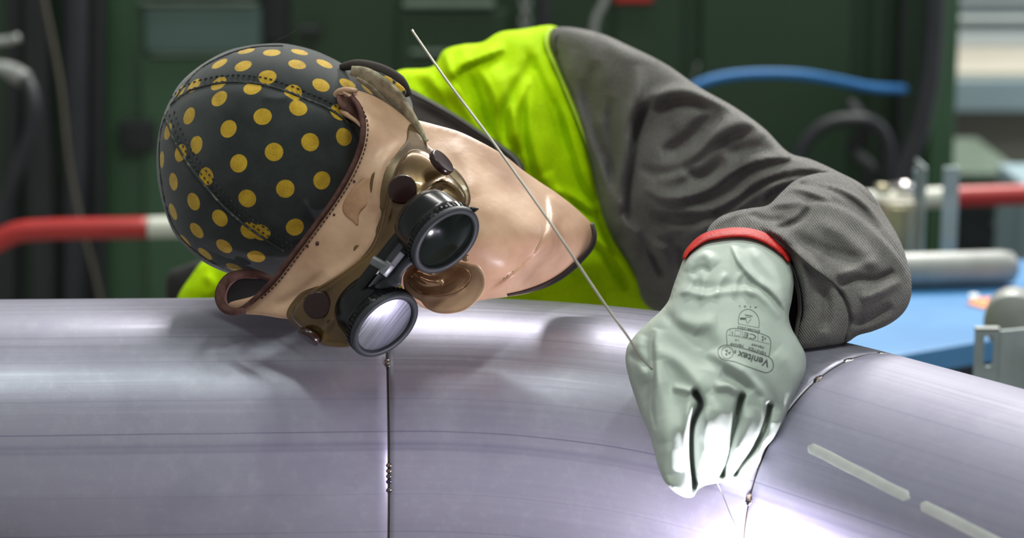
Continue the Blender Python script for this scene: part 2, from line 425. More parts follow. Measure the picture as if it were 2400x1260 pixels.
M['pipe'] = pipe_mat('brushed_stainless', .52, -.04, 1.34, .48); M['pipe_pale'] = pipe_mat('pale_pickled_stainless', .38, -.06, 1.36); M['pipe_matte'] = pipe_mat('matte_stainless', .25, .22, .94)
M['gap'] = simple('dark_joint', (.02, .015, .012), (.05, .035, .025), .6, .3)
M['bead'] = simple('heat_blued_bead', (.05, .05, .10), (.30, .22, .16), .25, 1, 300, .2)
M['bead_bright'] = simple('bright_bead', (.75, .75, .8), (.55, .5, .45), .15, 1, 300, .2)
M['highlight'] = simple('highlight_steel', (.66, .67, .66), (.76, .76, .75), .40, 1, 60, .1)  # bright metal for the strips that imitate a highlight on the pipe
M['steel'] = simple('grey_steel', (.22, .225, .22), (.34, .345, .335), .5, .4, 12)
M['galv'] = simple('galvanised_steel', (.24, .28, .28), (.36, .41, .42), .45, .5, 16, .05)
M['rod_dark'] = simple('brown_grey_rod', (.07, .06, .045), (.11, .095, .075), .6, 0, 10, 0)
M['rod'] = simple('filler_wire', (.42, .39, .34), (.55, .5, .44), .38, .8, 40, 0)
M['vest'] = twill('fluorescent_vest', (.36, .565, .001), (.45, .67, .002), 170, .1, .8, .25, 9, ((.13, .19, .01), 12, .60, .85), sheen=0, spec=.06)
M['vest_trim'] = simple('vest_binding', (.38, .55, .02), (.47, .65, .03), .85, 0, 60, .3, .001, 700)
M['jacket'] = twill('grey_work_twill', (.125, .116, .113), (.195, .180, .175), 62, .62, .95, .55, 5, ((.075, .07, .07), 9, .55, .75))
M['jacket_dark'] = twill('grey_twill_seam', (.085, .08, .08), (.12, .112, .11), 62, .62, .95, .5, 5)
M['collar'] = twill('brown_grey_collar', (.034, .027, .026), (.055, .044, .041), 120, 1.0, .95, .9, 8)
M['near_black'] = simple('near_black_matte', (.008, .007, .008), (.015, .013, .014), .95, 0, 30)
M['strap'] = simple('beige_elastic', (.27, .22, .145), (.50, .43, .31), .95, 0, 160, .6, .001, 500)
M['worn'] = simple('worn_leather_patch', (.30, .145, .075), (.42, .23, .13), .38, 0, 60, .3)
M['glove'] = simple('pale_glove_leather', (.36, .405, .368), (.44, .485, .443), .55, 0, 14, .16, .001, 190, spec=.35)
M['glove_seam'] = simple('glove_seam', (.36, .40, .36), (.50, .54, .49), .7, 0, 60, .3)
M['glove_pink'] = simple('pink_glove_leather', (.55, .30, .27), (.66, .42, .38), .6, 0, 24, .2)
M['red_hem'] = simple('red_hem', (.34, .008, .007), (.48, .016, .012), .6, 0, 200, .5, .001, 500, spec=.2)
M['ink'] = simple('black_ink', (.035, .045, .04), (.07, .08, .075), .6, 0, 300, 0)
M['leather'] = simple('tan_leather', (.34, .185, .115), (.54, .335, .225), .40, 0, 26, .22, .001, 150, contrast=(.25, .66), spec=.35)
M['leather_dark'] = simple('brown_suede', (.10, .045, .035), (.16, .075, .06), .9, 0, 40, .4)
M['binding'] = simple('dark_brown_binding', (.055, .024, .021), (.10, .048, .043), .8, 0, 120, .5, .001, spec=.1)
M['edge_black'] = simple('black_brown_edging', (.022, .012, .012), (.04, .02, .018), .7, 0, 60, .2)
M['brass'] = simple('amber_brown_plastic', (.052, .024, .005), (.17, .095, .022), .26, .55, 16, .12, .001, 60, coat=.5, contrast=(.3, .7))
M['flange'] = simple('amber_flange', (.055, .027, .007), (.15, .085, .026), .34, .3, 20, .2, .001, 60, coat=.1, contrast=(.3, .7))
M['rivet'] = simple('dark_brown_stud', (.020, .007, .007), (.030, .012, .011), .25, 0, 30, .03, spec=.35)
M['black_plastic'] = simple('glossy_black_plastic', (.005, .005, .006), (.009, .009, .010), .2, 0, 30, .03, spec=.18)
M['ring'] = simple('grey_black_ring', (.022, .023, .029), (.040, .042, .050), .5, 0, 40, .1, spec=.25)
M['clip'] = simple('worn_black_clip', (.09, .09, .105), (.15, .15, .17), .35, 0, 60, .1)
M['lens_dark'] = simple('dark_welding_lens', (.004, .006, .005), (.010, .014, .012), .12, 0, 30, .02, spec=.06)
def lens_scratched():
    m, nt, b = newmat('scratched_cover_lens'); f = noise(nt, coords(nt, 'Object', (40, 900, 40), (0, .7, .5)), 1, 4)
    nt.links.new(ramp(nt, f, [(.3, (.20, .20, .24)), (.7, (.42, .42, .49))]), b.inputs['Base Color']); b.inputs['Metallic'].default_value = .9
    b.inputs['Roughness'].default_value = .34; bump(nt, b, f, .15, .0005); return m
M['lens_scratched'] = lens_scratched()
M['copper'] = simple('shiny_copper_leather', (.26, .10, .045), (.58, .33, .20), .24, .45, 45, .5, .0015, 60, contrast=(.3, .65), coat=.3)
M['skin'] = simple('skin', (.62, .34, .25), (.72, .42, .32), .5, 0, 30, .1)
def cap_mat():
    m, nt, b = newmat('polka_dot_cotton'); uv = coords(nt, 'UV')
    f = noise(nt, uv, 5, 8, .65); base = ramp(nt, f, [(.35, (.010, .0125, .013)), (.75, (.034, .038, .039))])
    yel = ramp(nt, noise(nt, uv, 30, 6, .7), [(.3, (.32, .18, .008)), (.6, (.47, .285, .018))])
    at = N(nt, 'ShaderNodeAttribute'); at.attribute_name = 'dots'
    w = math_(nt, 'MULTIPLY_ADD', noise(nt, uv, 260, 2), .0006, -.0003)
    k = ramp(nt, math_(nt, 'MULTIPLY_ADD', math_(nt, 'ADD', at.outputs['Fac'], w), -1800, .5), [(0, (0, 0, 0)), (1, (1, 1, 1))])
    col = mix(nt, k, base, yel)
    fine = noise(nt, uv, 330, 2); col = mix(nt, .12, col, ramp(nt, fine, [(.35, (0, 0, 0)), (.65, (1, 1, 1))]), 'OVERLAY')
    nt.links.new(col, b.inputs['Base Color']); b.inputs['Roughness'].default_value = .9; b.inputs['Specular IOR Level'].default_value = .2
    b.inputs['Sheen Weight'].default_value = .25
    wv = N(nt, 'ShaderNodeTexWave'); wv.inputs['Scale'].default_value = 90; nt.links.new(coords(nt, 'UV', (1, 1, 1), (0, 0, -.6)), wv.inputs['Vector'])
    bump(nt, b, wv.outputs[1], .3, .0004); return m
M['cap'] = cap_mat()
M['cap_seam'] = simple('black_cap_seam', (.010, .011, .012), (.075, .078, .078), .9, 0, 260, .8, .001, 330, contrast=(.42, .75))
M['cap_pipe'] = simple('worn_cap_piping', (.03, .032, .032), (.22, .21, .17), .9, 0, 180, .5, contrast=(.5, .8))
# workshop
M['green'] = simple('dark_green_paint', (.009, .026, .010), (.014, .037, .015), .45, 0, 2, .05, .001)
M['green2'] = simple('mid_green_paint', (.022, .058, .026), (.034, .082, .040), .45, 0, 3, .05, .001)
M['bluegreen'] = simple('blue_green_paint', (.050, .085, .078), (.066, .108, .098), .5, 0, 3, .05)
M['palegreen'] = simple('pale_green_edge', (.085, .12, .09), (.13, .17, .13), .5, 0, 8, .05)
M['black'] = simple('black_rubber', (.006, .007, .009), (.012, .014, .016), .5, 0, 5, .05)
M['hose'] = simple('grey_black_hose', (.010, .011, .015), (.018, .020, .026), .5, 0, 10, .05)
M['red'] = simple('red_paint', (.34, .014, .014), (.40, .022, .02), .4, 0, 5, .05)
M['white'] = simple('white_paint', (.50, .50, .44), (.58, .58, .52), .45, 0, 5, .05)
M['bluehose'] = simple('blue_air_hose', (.0, .10, .30), (.0, .12, .35), .6, 0, 5, 0)
M['tableblue'] = simple('blue_sheet', (.05, .19, .42), (.09, .26, .52), .4, 0, 6, .1, contrast=(.4, .7))
M['navy'] = simple('navy_edge', (.006, .014, .028), (.010, .02, .04), .6, 0, 5, 0)
M['orange'] = simple('orange_sheet', (.75, .20, .06), (.80, .28, .1), .6, 0, 8, 0)
M['paper'] = simple('white_tag', (.55, .62, .70), (.7, .75, .8), .6, 0, 8, 0)
M['brasscan'] = simple('yellowish_metal', (.34, .30, .20), (.50, .46, .34), .35, .8, 4, .05)
M['shadegrey'] = simple('grey_beige_panel', (.16, .155, .13), (.20, .195, .165), .6, 0, 2, 0)
M['concrete'] = simple('concrete_floor', (.34, .34, .32), (.44, .44, .42), .7, 0, 3, .2)
M['wall'] = simple('hall_wall', (.09, .10, .095), (.12, .13, .12), .8, 0, 2, .05)
M['louvre_a'] = simple('blue_grey_slat', (.22, .30, .34), (.27, .35, .38), .5, 0, 3, 0)
M['louvre_b'] = simple('pale_slat', (.42, .46, .47), (.50, .54, .54), .5, 0, 3, 0)
M['cream'] = simple('cream_ledge', (.42, .39, .32), (.48, .45, .38), .6, 0, 3, 0)

# ------------------------------------------------------------------ setting
floor = wbox('floor', (-4, -3, -.1), (4, 7.0, 0), M['concrete'], bev=0, base=(0, 0, 0)); tag(floor, 'grey concrete workshop floor', kind='structure')
wallb = wbox('wall_back', (-4, 5.4, 0), (4, 5.6, 3.2), M['wall'], bev=0); tag(wallb, 'dim grey wall at the back of the workshop', kind='structure')

# ------------------------------------------------------------------ welded pipe
R = .110
a1 = nrm([math.cos(math.radians(5)), .006, math.sin(math.radians(5))]); a2 = nrm([.72, -.2, -.85])
C0 = U3(900, 1040, 1.70); phi = math.acos(a1@a2); nb = nrm(a2-a1*(a1@a2)); bb = np.cross(a1, nb); LB = .375; RB = LB/phi
def path_at(s):
    if s <= 0: return C0+a1*s, a1
    if s < LB: t = s/RB; return C0+RB*(math.sin(t)*a1+(1-math.cos(t))*nb), math.cos(t)*a1+math.sin(t)*nb
    c = C0+RB*(math.sin(phi)*a1+(1-math.cos(phi))*nb); return c+a2*(s-LB), a2
if bb[1] < 0: bb = -bb
def ring_pt(s, w, r=R):
    c, t = path_at(s); n = np.cross(bb, t); n = n if n@np.array([0, 0, -1]) > 0 else -n
    return c + r*(math.cos(w)*n+math.sin(w)*bb)
pipe = empty('welded_pipe', C2W(path_at(LB*.5)[0]-np.array([0, R, 0])), 'large brushed steel pipe with an elbow tacked between two straight lengths, in the foreground', 'pipe')
GAP = .0013
SS = np.arange(-.42, LB+.52, .004); WW = np.radians(np.arange(-100, 120, .8))
S3 = np.array([[ring_pt(s, w) for w in WW] for s in SS]); Sw = CAM+S3[..., 0:1]*RIGHT+S3[..., 1:2]*UP+S3[..., 2:3]*FWD
from mathutils.kdtree import KDTree
_px = S3[..., 0]/S3[..., 2]*F+CX; _py = CY-S3[..., 1]/S3[..., 2]*F; _z = S3[..., 2]
nrm_ok = np.zeros(_z.shape, bool)
for i, s in enumerate(SS):
    c, t = path_at(s); v = S3[i]-c; nrm_ok[i] = (v*S3[i]).sum(1) < 0
pi_, pj_ = np.where(nrm_ok & (_z > .4)); kd = KDTree(len(pi_))
for k, (i, j) in enumerate(zip(pi_, pj_)): kd.insert((_px[i, j], _py[i, j], 0), k)
kd.balance()
def pipe_near(x, y):
    r = kd.find_n((x, y, 0), 4); w = np.array([1/(q[2]+.3) for q in r]); w /= w.sum(); ij = [(pi_[q[1]], pj_[q[1]]) for q in r]
    return (sum(a*_z[i, j] for a, (i, j) in zip(w, ij)), sum(a*SS[i] for a, (i, j) in zip(w, ij)), sum(a*WW[j] for a, (i, j) in zip(w, ij)))
def pipe_z(Q): return np.array([pipe_near(x, y)[0] for x, y in np.atleast_2d(Q)])
TACKS = [(892, 846), (891, 856), (905, 1092), (906, 1104), (905, 1117), (904, 1129), (903, 1150), (1922, 888), (2009, 848), (2086, 832), (1745, 1166)]
tack_sw = [pipe_near(x, y)[1:] for x, y in TACKS]
def pipe_piece(name, s0, s1, ds, label=None, mat='pipe'):
    S = np.linspace(s0, s1, max(2, int(abs(s1-s0)/ds)+1)); K = 160; V = []; uv = []; heat = []
    rows = [(S[0], R-.006)] + [(S[0], R-.0007)] + [(S[0]+.0006, R)] + [(s, R) for s in S[1:-1]] + [(S[-1]-.0006, R), (S[-1], R-.0007), (S[-1], R-.006)] + [(s, R-.006) for s in np.linspace(s1, s0, 9)[1:-1]]
    for s, r in rows:
        for k in range(K+1):
            w = k/K*2*PI; w2 = (w+PI) % (2*PI) - PI
            V.append(C2W(ring_pt(s, w, r))); uv.append((s, (w-2*PI)/(2*PI) if w > PI*1.3 else w/(2*PI)))
            h = min(abs(s), abs(s-LB))
            d = min(math.hypot((s-a), (w2-b)*R) for a, b in tack_sw)
            heat.append(min(h*2.2+.0012, d*.45))
    n = K+1; Fc = []; m = len(rows)
    for i in range(m):
        for k in range(K): Fc.append((i*n+k, i*n+k+1, ((i+1) % m)*n+k+1, ((i+1) % m)*n+k))
    return mk(name, V, Fc, M[mat], pipe, True, uv, label, attr={'heat': heat})
pipe_piece('pipe_section', -.42, -GAP/2, .008, 'straight length left of the joint', 'pipe_pale')
pipe_piece('elbow', GAP/2, LB-GAP/2, .006, 'curved elbow between the two joints')
pipe_piece('pipe_section', LB+GAP/2, LB+.50, .008, 'duller straight length running out to the lower right', 'pipe_matte')
for s in (0, LB):
    V = []; K = 120
    for r, ds in ((R-.00045, -GAP*.5-.0004), (R-.00045, GAP*.5+.0004), (R-.004, .004), (R-.004, -.004)):
        for k in range(K): V.append(C2W(ring_pt(s+ds, k/K*2*PI, r)))
    mk('joint_gap', V, [(i*K+k, i*K+(k+1) % K, ((i+1) % 4)*K+(k+1) % K, ((i+1) % 4)*K+k) for i in range(4) for k in range(K)], M['gap'], pipe)
def pipe_blob(name, s, w, r, ls, mat, label=None):
    c = np.array(C2W(ring_pt(s, w, R-.0004))); n = nrm(c-np.array(C2W(path_at(s)[0]))); t = D2W(path_at(s)[1]); u = np.cross(n, t)
    bm = bmesh.new(); bmesh.ops.create_icosphere(bm, subdivisions=3, radius=1); V = []
    for v in bm.verts:
        k = 1+.18*math.sin(9*math.atan2(v.co.y, v.co.x)); V.append(c+n*v.co.z*.0011+t*v.co.x*r*k+u*v.co.y*ls*k)
    bm.verts.index_update(); Fc = [tuple(v.index for v in f.verts) for f in bm.faces]; bm.free()
    return mk(name, V, Fc, mat, pipe, label=label)
for k, ((s, w), (x, y)) in enumerate(zip(tack_sw, TACKS)):
    sn = 0 if x < 1000 else LB
    pipe_blob('tack_weld', sn, w, .0021 if x < 1000 else .003, .0019 if x < 1000 else .0042, M['bead_bright'] if k in (8, 9) else M['bead'])
# thin bright strips modelling a lamp highlight along the right-hand length, in two runs
def highlight_on_pipe(name, pts, width, h, mat, label=None, ripple=0):
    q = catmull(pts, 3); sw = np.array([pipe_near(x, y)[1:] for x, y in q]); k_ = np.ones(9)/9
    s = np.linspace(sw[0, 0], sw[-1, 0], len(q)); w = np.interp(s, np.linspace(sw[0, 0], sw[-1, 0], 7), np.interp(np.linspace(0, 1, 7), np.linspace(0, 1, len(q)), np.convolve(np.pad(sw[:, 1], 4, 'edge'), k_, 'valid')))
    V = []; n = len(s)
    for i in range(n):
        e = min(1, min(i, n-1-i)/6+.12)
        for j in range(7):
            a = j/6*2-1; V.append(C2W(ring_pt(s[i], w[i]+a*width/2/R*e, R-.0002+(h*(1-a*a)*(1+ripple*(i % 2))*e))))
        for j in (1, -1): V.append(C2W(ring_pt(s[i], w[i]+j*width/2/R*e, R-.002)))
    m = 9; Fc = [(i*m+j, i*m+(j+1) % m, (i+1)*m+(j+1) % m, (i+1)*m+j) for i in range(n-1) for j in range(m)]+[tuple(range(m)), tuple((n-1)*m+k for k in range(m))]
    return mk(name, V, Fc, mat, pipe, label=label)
highlight_on_pipe('highlight_strip', [(1888, 1042), (1990, 1094), (2138, 1170)], .0096, .0004, M['highlight'], 'bright strip modelled as a highlight', .15)
highlight_on_pipe('highlight_strip', [(2152, 1178), (2260, 1232), (2400, 1305)], .0096, .0004, M['highlight'], 'bright strip modelled as a highlight', .15)
# stands that carry the pipe, below the frame
def pipe_stand(s, label):
    c = C2W(path_at(s)[0]); top = c[2]-R
    t = D2W(path_at(s)[1]); t[2] = 0; t = nrm(t); u = np.cross((0, 0, 1), t)
    base = empty('pipe_stand', (c[0], c[1], 0), label, 'stand', 'stands under the pipe')
    V, Fc = lathe((c[0], c[1], 0), (0, 0, 1), [(.0, 0), (.17, 0), (.17, .012), (.03, .02), (.03, top-.12), (.0, top-.12)], 32); mk('post', V, Fc, M['green2'], base)
    parts = []
    for sg in (1, -1):
        d = nrm(u*sg*.75+np.array([0, 0, .66])); cc = np.array([c[0], c[1], top-.12])+d*.13; parts.append(boxv(cc, d*.14, t*.03, np.cross(d, t)*.008, .003))
    V, Fc = join(*parts); mk('v_head', V, Fc, M['steel'], base, False)
pipe_stand(-.30, 'green pipe stand under the left length'); pipe_stand(LB+.22, 'green pipe stand under the right length')

# ------------------------------------------------------------------ person (body, clothes)
person = empty('person', W(1000, 1000, 2.25)*np.array([1, 1, 0]), 'person leaning over the pipe in polka dot cap, yellow-green vest and grey work jacket', 'person')

def cz(crop, k, ox, oy): return [(ox+p[0]/k, oy+p[1]/k)+tuple(p[2:]) for p in crop]
# --- vest and torso
vest_out = [(415, 700), (445, 650), (480, 608), (540, 590), (640, 560), (800, 300), (900, 190), (935, 165), (1015, 155), (1040, 118), (1085, 104), (1130, 99), (1170, 76), (1225, 68), (1290, 59), (1307, 63, 1),
            (1288, 92), (1330, 190), (1378, 305), (1410, 395), (1446, 500), (1500, 603), (1566, 700), (1600, 800), (1620, 960), (1200, 1010), (800, 1000), (450, 950), (400, 800)]
vest = Relief(vest_out, [(450, 650, 1.92), (700, 500, 1.93), (930, 190, 1.90), (1100, 150, 1.90), (1290, 80, 1.93), (1440, 480, 1.915), (1540, 680, 1.93), (1200, 400, 1.90), (1200, 700, 1.97), (800, 700, 1.97), (1550, 760, 1.97), (1200, 900, 2.0), (600, 900, 2.0), (1000, 850, 2.0)],
              T=.075, kf=1, kb=1.6, res=7, wob=.0022, seed=1, amp=1.5, ridges=[
    ([(1045, 118), (1050, 150), (1062, 185)], 9, .006), ([(1062, 190), (1075, 160), (1130, 135), (1185, 115)], 10, .008, 's'), ([(1160, 80), (1120, 108), (1090, 128)], 12, -.006),
    ([(1060, 180), (1090, 240), (1120, 300), (1140, 330)], 14, .009, 'l'), ([(1150, 150), (1190, 260), (1200, 360)], 22, .007), ([(1210, 160), (1240, 260), (1262, 380), (1300, 480)], 26, .007),
    ([(1255, 130), (1220, 190), (1185, 260), (1180, 360)], 14, -.006), ([(1275, 130), (1330, 260), (1365, 380), (1390, 470)], 20, .006), ([(1230, 110), (1290, 250), (1330, 370)], 12, -.005),
    ([(1290, 400), (1330, 480), (1400, 540), (1440, 640)], 18, .008, 'l'), ([(1310, 500), (1390, 560), (1440, 600), (1520, 690)], 16, .008), ([(1330, 620), (1400, 640), (1430, 720)], 22, .009, 's'), ([(1180, 60), (1140, 95), (1075, 120)], 8, .004),
    ([(1100, 170), (1130, 260), (1150, 330)], 9, -.006), ([(1120, 150), (1160, 230), (1175, 330), (1215, 400)], 8, .005), ([(1240, 200), (1225, 290), (1250, 400), (1290, 480)], 8, -.006), ([(1200, 240), (1215, 320), (1240, 400)], 9, .005), ([(1300, 230), (1330, 340), (1360, 430), (1420, 520)], 9, -.005), ([(1300, 440), (1360, 470), (1400, 500)], 9, .006), ([(1350, 540), (1420, 600), (1470, 680)], 10, -.008),
    ([(960, 180), (1030, 230), (1090, 300)], 18, -.006), ([(1000, 170), (1070, 280), (1120, 340)], 12, .006), ([(480, 640), (500, 670), (490, 700)], 10, .004)])
vo = vest.make('vest', M['vest'], person)
q = catmull([(1300, 64), (1296, 92), (1338, 192), (1384, 306), (1416, 395), (1450, 498), (1504, 603), (1566, 700)], 6)
strip('vest_binding', lambda Q: vest.front(np.asarray(Q)+[-7, 0])-.002, [(1293, 66), (1284, 92), (1324, 192), (1370, 306), (1402, 395), (1437, 498), (1492, 603), (1556, 702)], 17, M['vest_trim'], vo, .0015)

# --- jacket: upper arm and forearm, joined in one piece
Z = lambda pts: cz(pts, 1.75, 1280, 40)
upper_out = [(1288, 88), (1296, 68), (1320, 63), (1400, 76), (1480, 110), (1560, 150), (1640, 205), (1720, 250), (1790, 300), (1850, 358), (1900, 373), (1960, 400), (2030, 440), (2070, 500), (2080, 600), (1960, 660), (1800, 700), (1700, 740), (1600, 740), (1520, 720), (1480, 640), (1430, 560), (1380, 420), (1340, 260), (1300, 140)]
upper = Relief(upper_out, [(1310, 100, 1.90), (1420, 150, 1.865), (1600, 300, 1.81), (1500, 450, 1.84), (1560, 650, 1.86), (1800, 400, 1.76), (1950, 450, 1.70), (2050, 520, 1.68), (1750, 650, 1.79), (1400, 350, 1.885)],
               T=.058, kf=1, kb=.9, res=6, wob=.0020, seed=2, amp=1.25, ridges=[
    (Z([(35, 60), (28, 110), (45, 150)]), 7, .004), (Z([(110, 130), (90, 260), (140, 420), (190, 560)]), 22, .006), (Z([(200, 180), (190, 300), (215, 430)]), 16, -.006),
    (Z([(445, 320), (395, 400), (372, 470), (350, 590), (335, 740), (345, 860)]), 9, -.012), (Z([(380, 200), (370, 320), (335, 430), (325, 560), (300, 700), (310, 800)]), 15, .011),
    (Z([(270, 330), (262, 450), (275, 580), (270, 700)]), 14, -.009), (Z([(160, 480), (215, 600), (265, 720), (330, 880)]), 14, .006),
    (Z([(400, 380), (450, 325), (560, 300), (660, 330), (760, 370)]), 13, .010), (Z([(430, 400), (500, 360), (600, 350), (690, 380)]), 12, -.008),
    (Z([(450, 660), (540, 640), (640, 560), (720, 470), (800, 440), (900, 490)]), 24, .011), (Z([(470, 560), (560, 520), (640, 440), (720, 400)]), 17, -.009),
    (Z([(400, 700), (480, 745), (580, 735), (680, 700), (760, 640), (850, 595), (980, 575), (1080, 590)]), 13, .012, 's'), (Z([(420, 790), (560, 800), (680, 790), (780, 740), (860, 680), (960, 640), (1100, 625), (1220, 655)]), 12, .011, 's'),
    (Z([(430, 900), (520, 880), (620, 860), (700, 800)]), 15, .008), (Z([(880, 765), (910, 710), (980, 680), (1100, 675), (1250, 690)]), 9, .007), (Z([(300, 820), (380, 900), (470, 960), (500, 1040)]), 14, .009), (Z([(380, 880), (440, 980), (490, 1090)]), 10, -.009),
    (Z([(600, 270), (720, 330), (850, 420), (960, 530)]), 18, .005), (Z([(400, 960), (520, 930), (640, 880), (760, 800), (880, 720), (1020, 660), (1180, 650)]), 13, .008), (Z([(380, 620), (470, 640), (600, 600), (700, 520), (800, 470), (900, 460)]), 12, -.007), (Z([(150, 250), (170, 380), (220, 520), (270, 640), (300, 760)]), 11, -.006), (Z([(740, 560), (860, 540), (960, 560)]), 14, -.006), (Z([(240, 90), (330, 150), (420, 190)]), 24, .004), (Z([(560, 620), (640, 650), (740, 590)]), 12, -.006), (Z([(500, 900), (560, 960), (560, 1040)]), 12, -.006)])
fore_out = [(1655, 560), (1662, 532), (1688, 508), (1725, 494), (1762, 487), (1800, 480), (1830, 452), (1862, 424), (1905, 408), (1960, 404), (2010, 430), (2052, 470), (2082, 515), (2108, 560), (2126, 610), (2136, 655), (2134, 700), (2118, 732), (2088, 757), (2045, 776), (2010, 786), (1985, 802), (1940, 812), (1872, 815), (1862, 790), (1868, 760), (1876, 720), (1872, 680), (1860, 640), (1846, 605), (1825, 600), (1780, 620), (1700, 620)]
fore = Relief(fore_out, [(1680, 560, 1.615), (1760, 540, 1.612), (1850, 560, 1.595), (1880, 700, 1.575), (1900, 790, 1.565), (1960, 430, 1.665), (2050, 520, 1.655), (2110, 640, 1.63), (2060, 740, 1.60), (1980, 620, 1.60)],
              T=.052, kf=1, kb=.55, res=5, wob=.0014, seed=5, amp=1.25, ridges=[
    (Z([(690, 850), (780, 800), (880, 772), (970, 765), (1060, 758)]), 9, .006), (Z([(1040, 770), (1120, 765), (1230, 800), (1340, 880), (1440, 990), (1490, 1080)]), 13, .008, 'l'),
    (Z([(1060, 680), (1180, 700), (1290, 750), (1380, 850), (1450, 950), (1480, 1040)]), 10, .008, 'l'), (Z([(900, 720), (1000, 690), (1100, 690), (1200, 720), (1300, 790), (1370, 880)]), 8, -.006),
    (Z([(930, 870), (1000, 850), (1045, 825), (1075, 780)]), 8, -.008), (Z([(950, 700), (1020, 700), (1100, 725), (1180, 760)]), 8, .006), (Z([(820, 800), (900, 830), (990, 830)]), 8, -.004),
    (Z([(880, 860), (960, 900), (1030, 970), (1110, 1040), (1180, 1090)]), 8, .007, 's'), (Z([(1190, 1095), (1260, 1072), (1350, 1075), (1430, 1040)]), 9, -.009), (Z([(1200, 1070), (1290, 1020), (1380, 1010)]), 16, .008),
    (Z([(1185, 1100), (1225, 1160), (1245, 1230), (1240, 1300)]), 5, -.005), (Z([(1020, 940), (1050, 1040), (1060, 1140), (1040, 1230)]), 14, .006), (Z([(1120, 1080), (1150, 1180), (1140, 1290)]), 12, -.005),
    (Z([(1290, 1160), (1380, 1120), (1460, 1080)]), 12, .007), (Z([(1250, 1260), (1340, 1230), (1420, 1180)]), 12, -.007), (Z([(1000, 890), (1120, 950), (1240, 990), (1360, 1060)]), 16, -.005), (Z([(1100, 830), (1200, 880), (1300, 960), (1360, 1000)]), 18, .006), (Z([(1330, 700), (1400, 800), (1450, 900)]), 8, .005)])
def jacket_mesh():
    Vs = []; Fs = []; UVs = []; n = 0
    for r in (upper, fore):
        V, T, zf, zb, isb = r.mesh(); bi = np.where(~isb)[0]; m = len(V); remap = np.arange(m); remap[bi] = m+np.arange(len(bi))
        P = np.concatenate([W(V[:, 0], V[:, 1], zf), W(V[bi, 0], V[bi, 1], zb[bi])]); Vs.append(P); UVs.append(np.concatenate([V, V[bi]])/1000)
        Fs += [tuple(i+n for i in f) for f in T]+[(remap[f[0]]+n, remap[f[2]]+n, remap[f[1]]+n) for f in T]; n += len(P)
    return mk('jacket', np.concatenate(Vs), Fs, M['jacket'], person, True, np.concatenate(UVs))
jk = jacket_mesh()
strip('shoulder_seam', upper, [(1306, 78), (1300, 100), (1304, 125)], 5, M['jacket_dark'], jk, .001)
strip('cuff_seam', fore, Z([(905, 880), (990, 935), (1075, 1010), (1150, 1065), (1190, 1100), (1226, 1160), (1246, 1230), (1238, 1300), (1225, 1345)]), 6, M['jacket_dark'], jk, .0012)
strip('cuff_edge', lambda Q: fore.front(np.asarray(Q)+[6, 0]), [(1815, 592), (1846, 612), (1861, 645), (1872, 690), (1874, 730), (1868, 765), (1864, 800)], 9, M['jacket_dark'], jk, .002)
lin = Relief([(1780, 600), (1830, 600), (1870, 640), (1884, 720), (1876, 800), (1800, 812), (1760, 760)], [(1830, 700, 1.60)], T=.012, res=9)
lin.make('cuff_gap_shade', M['near_black'], jk)  # near-black piece painting the shade in the gap between cuff and glove
# dark collar flap between vest and leather
col = Relief([(925, 200), (955, 205), (1000, 228), (1060, 262), (1130, 308), (1192, 350), (1218, 373), (1229, 400), (1200, 440), (1130, 400), (1050, 350), (980, 320), (930, 260)],
             [(950, 230, 1.79), (1050, 290, 1.80), (1200, 385, 1.81), (1100, 380, 1.79)], T=.006, kb=1, sheet=True, res=7, ridges=[([(960, 240), (1050, 290), (1160, 360), (1210, 400)], 12, -.006)])
co = col.make('jacket_collar', M['collar'], person)
strip('collar_edge', col, [(955, 212), (1000, 234), (1060, 268), (1130, 314), (1188, 355), (1212, 378), (1222, 402)], 6, M['jacket'], co, .0012)

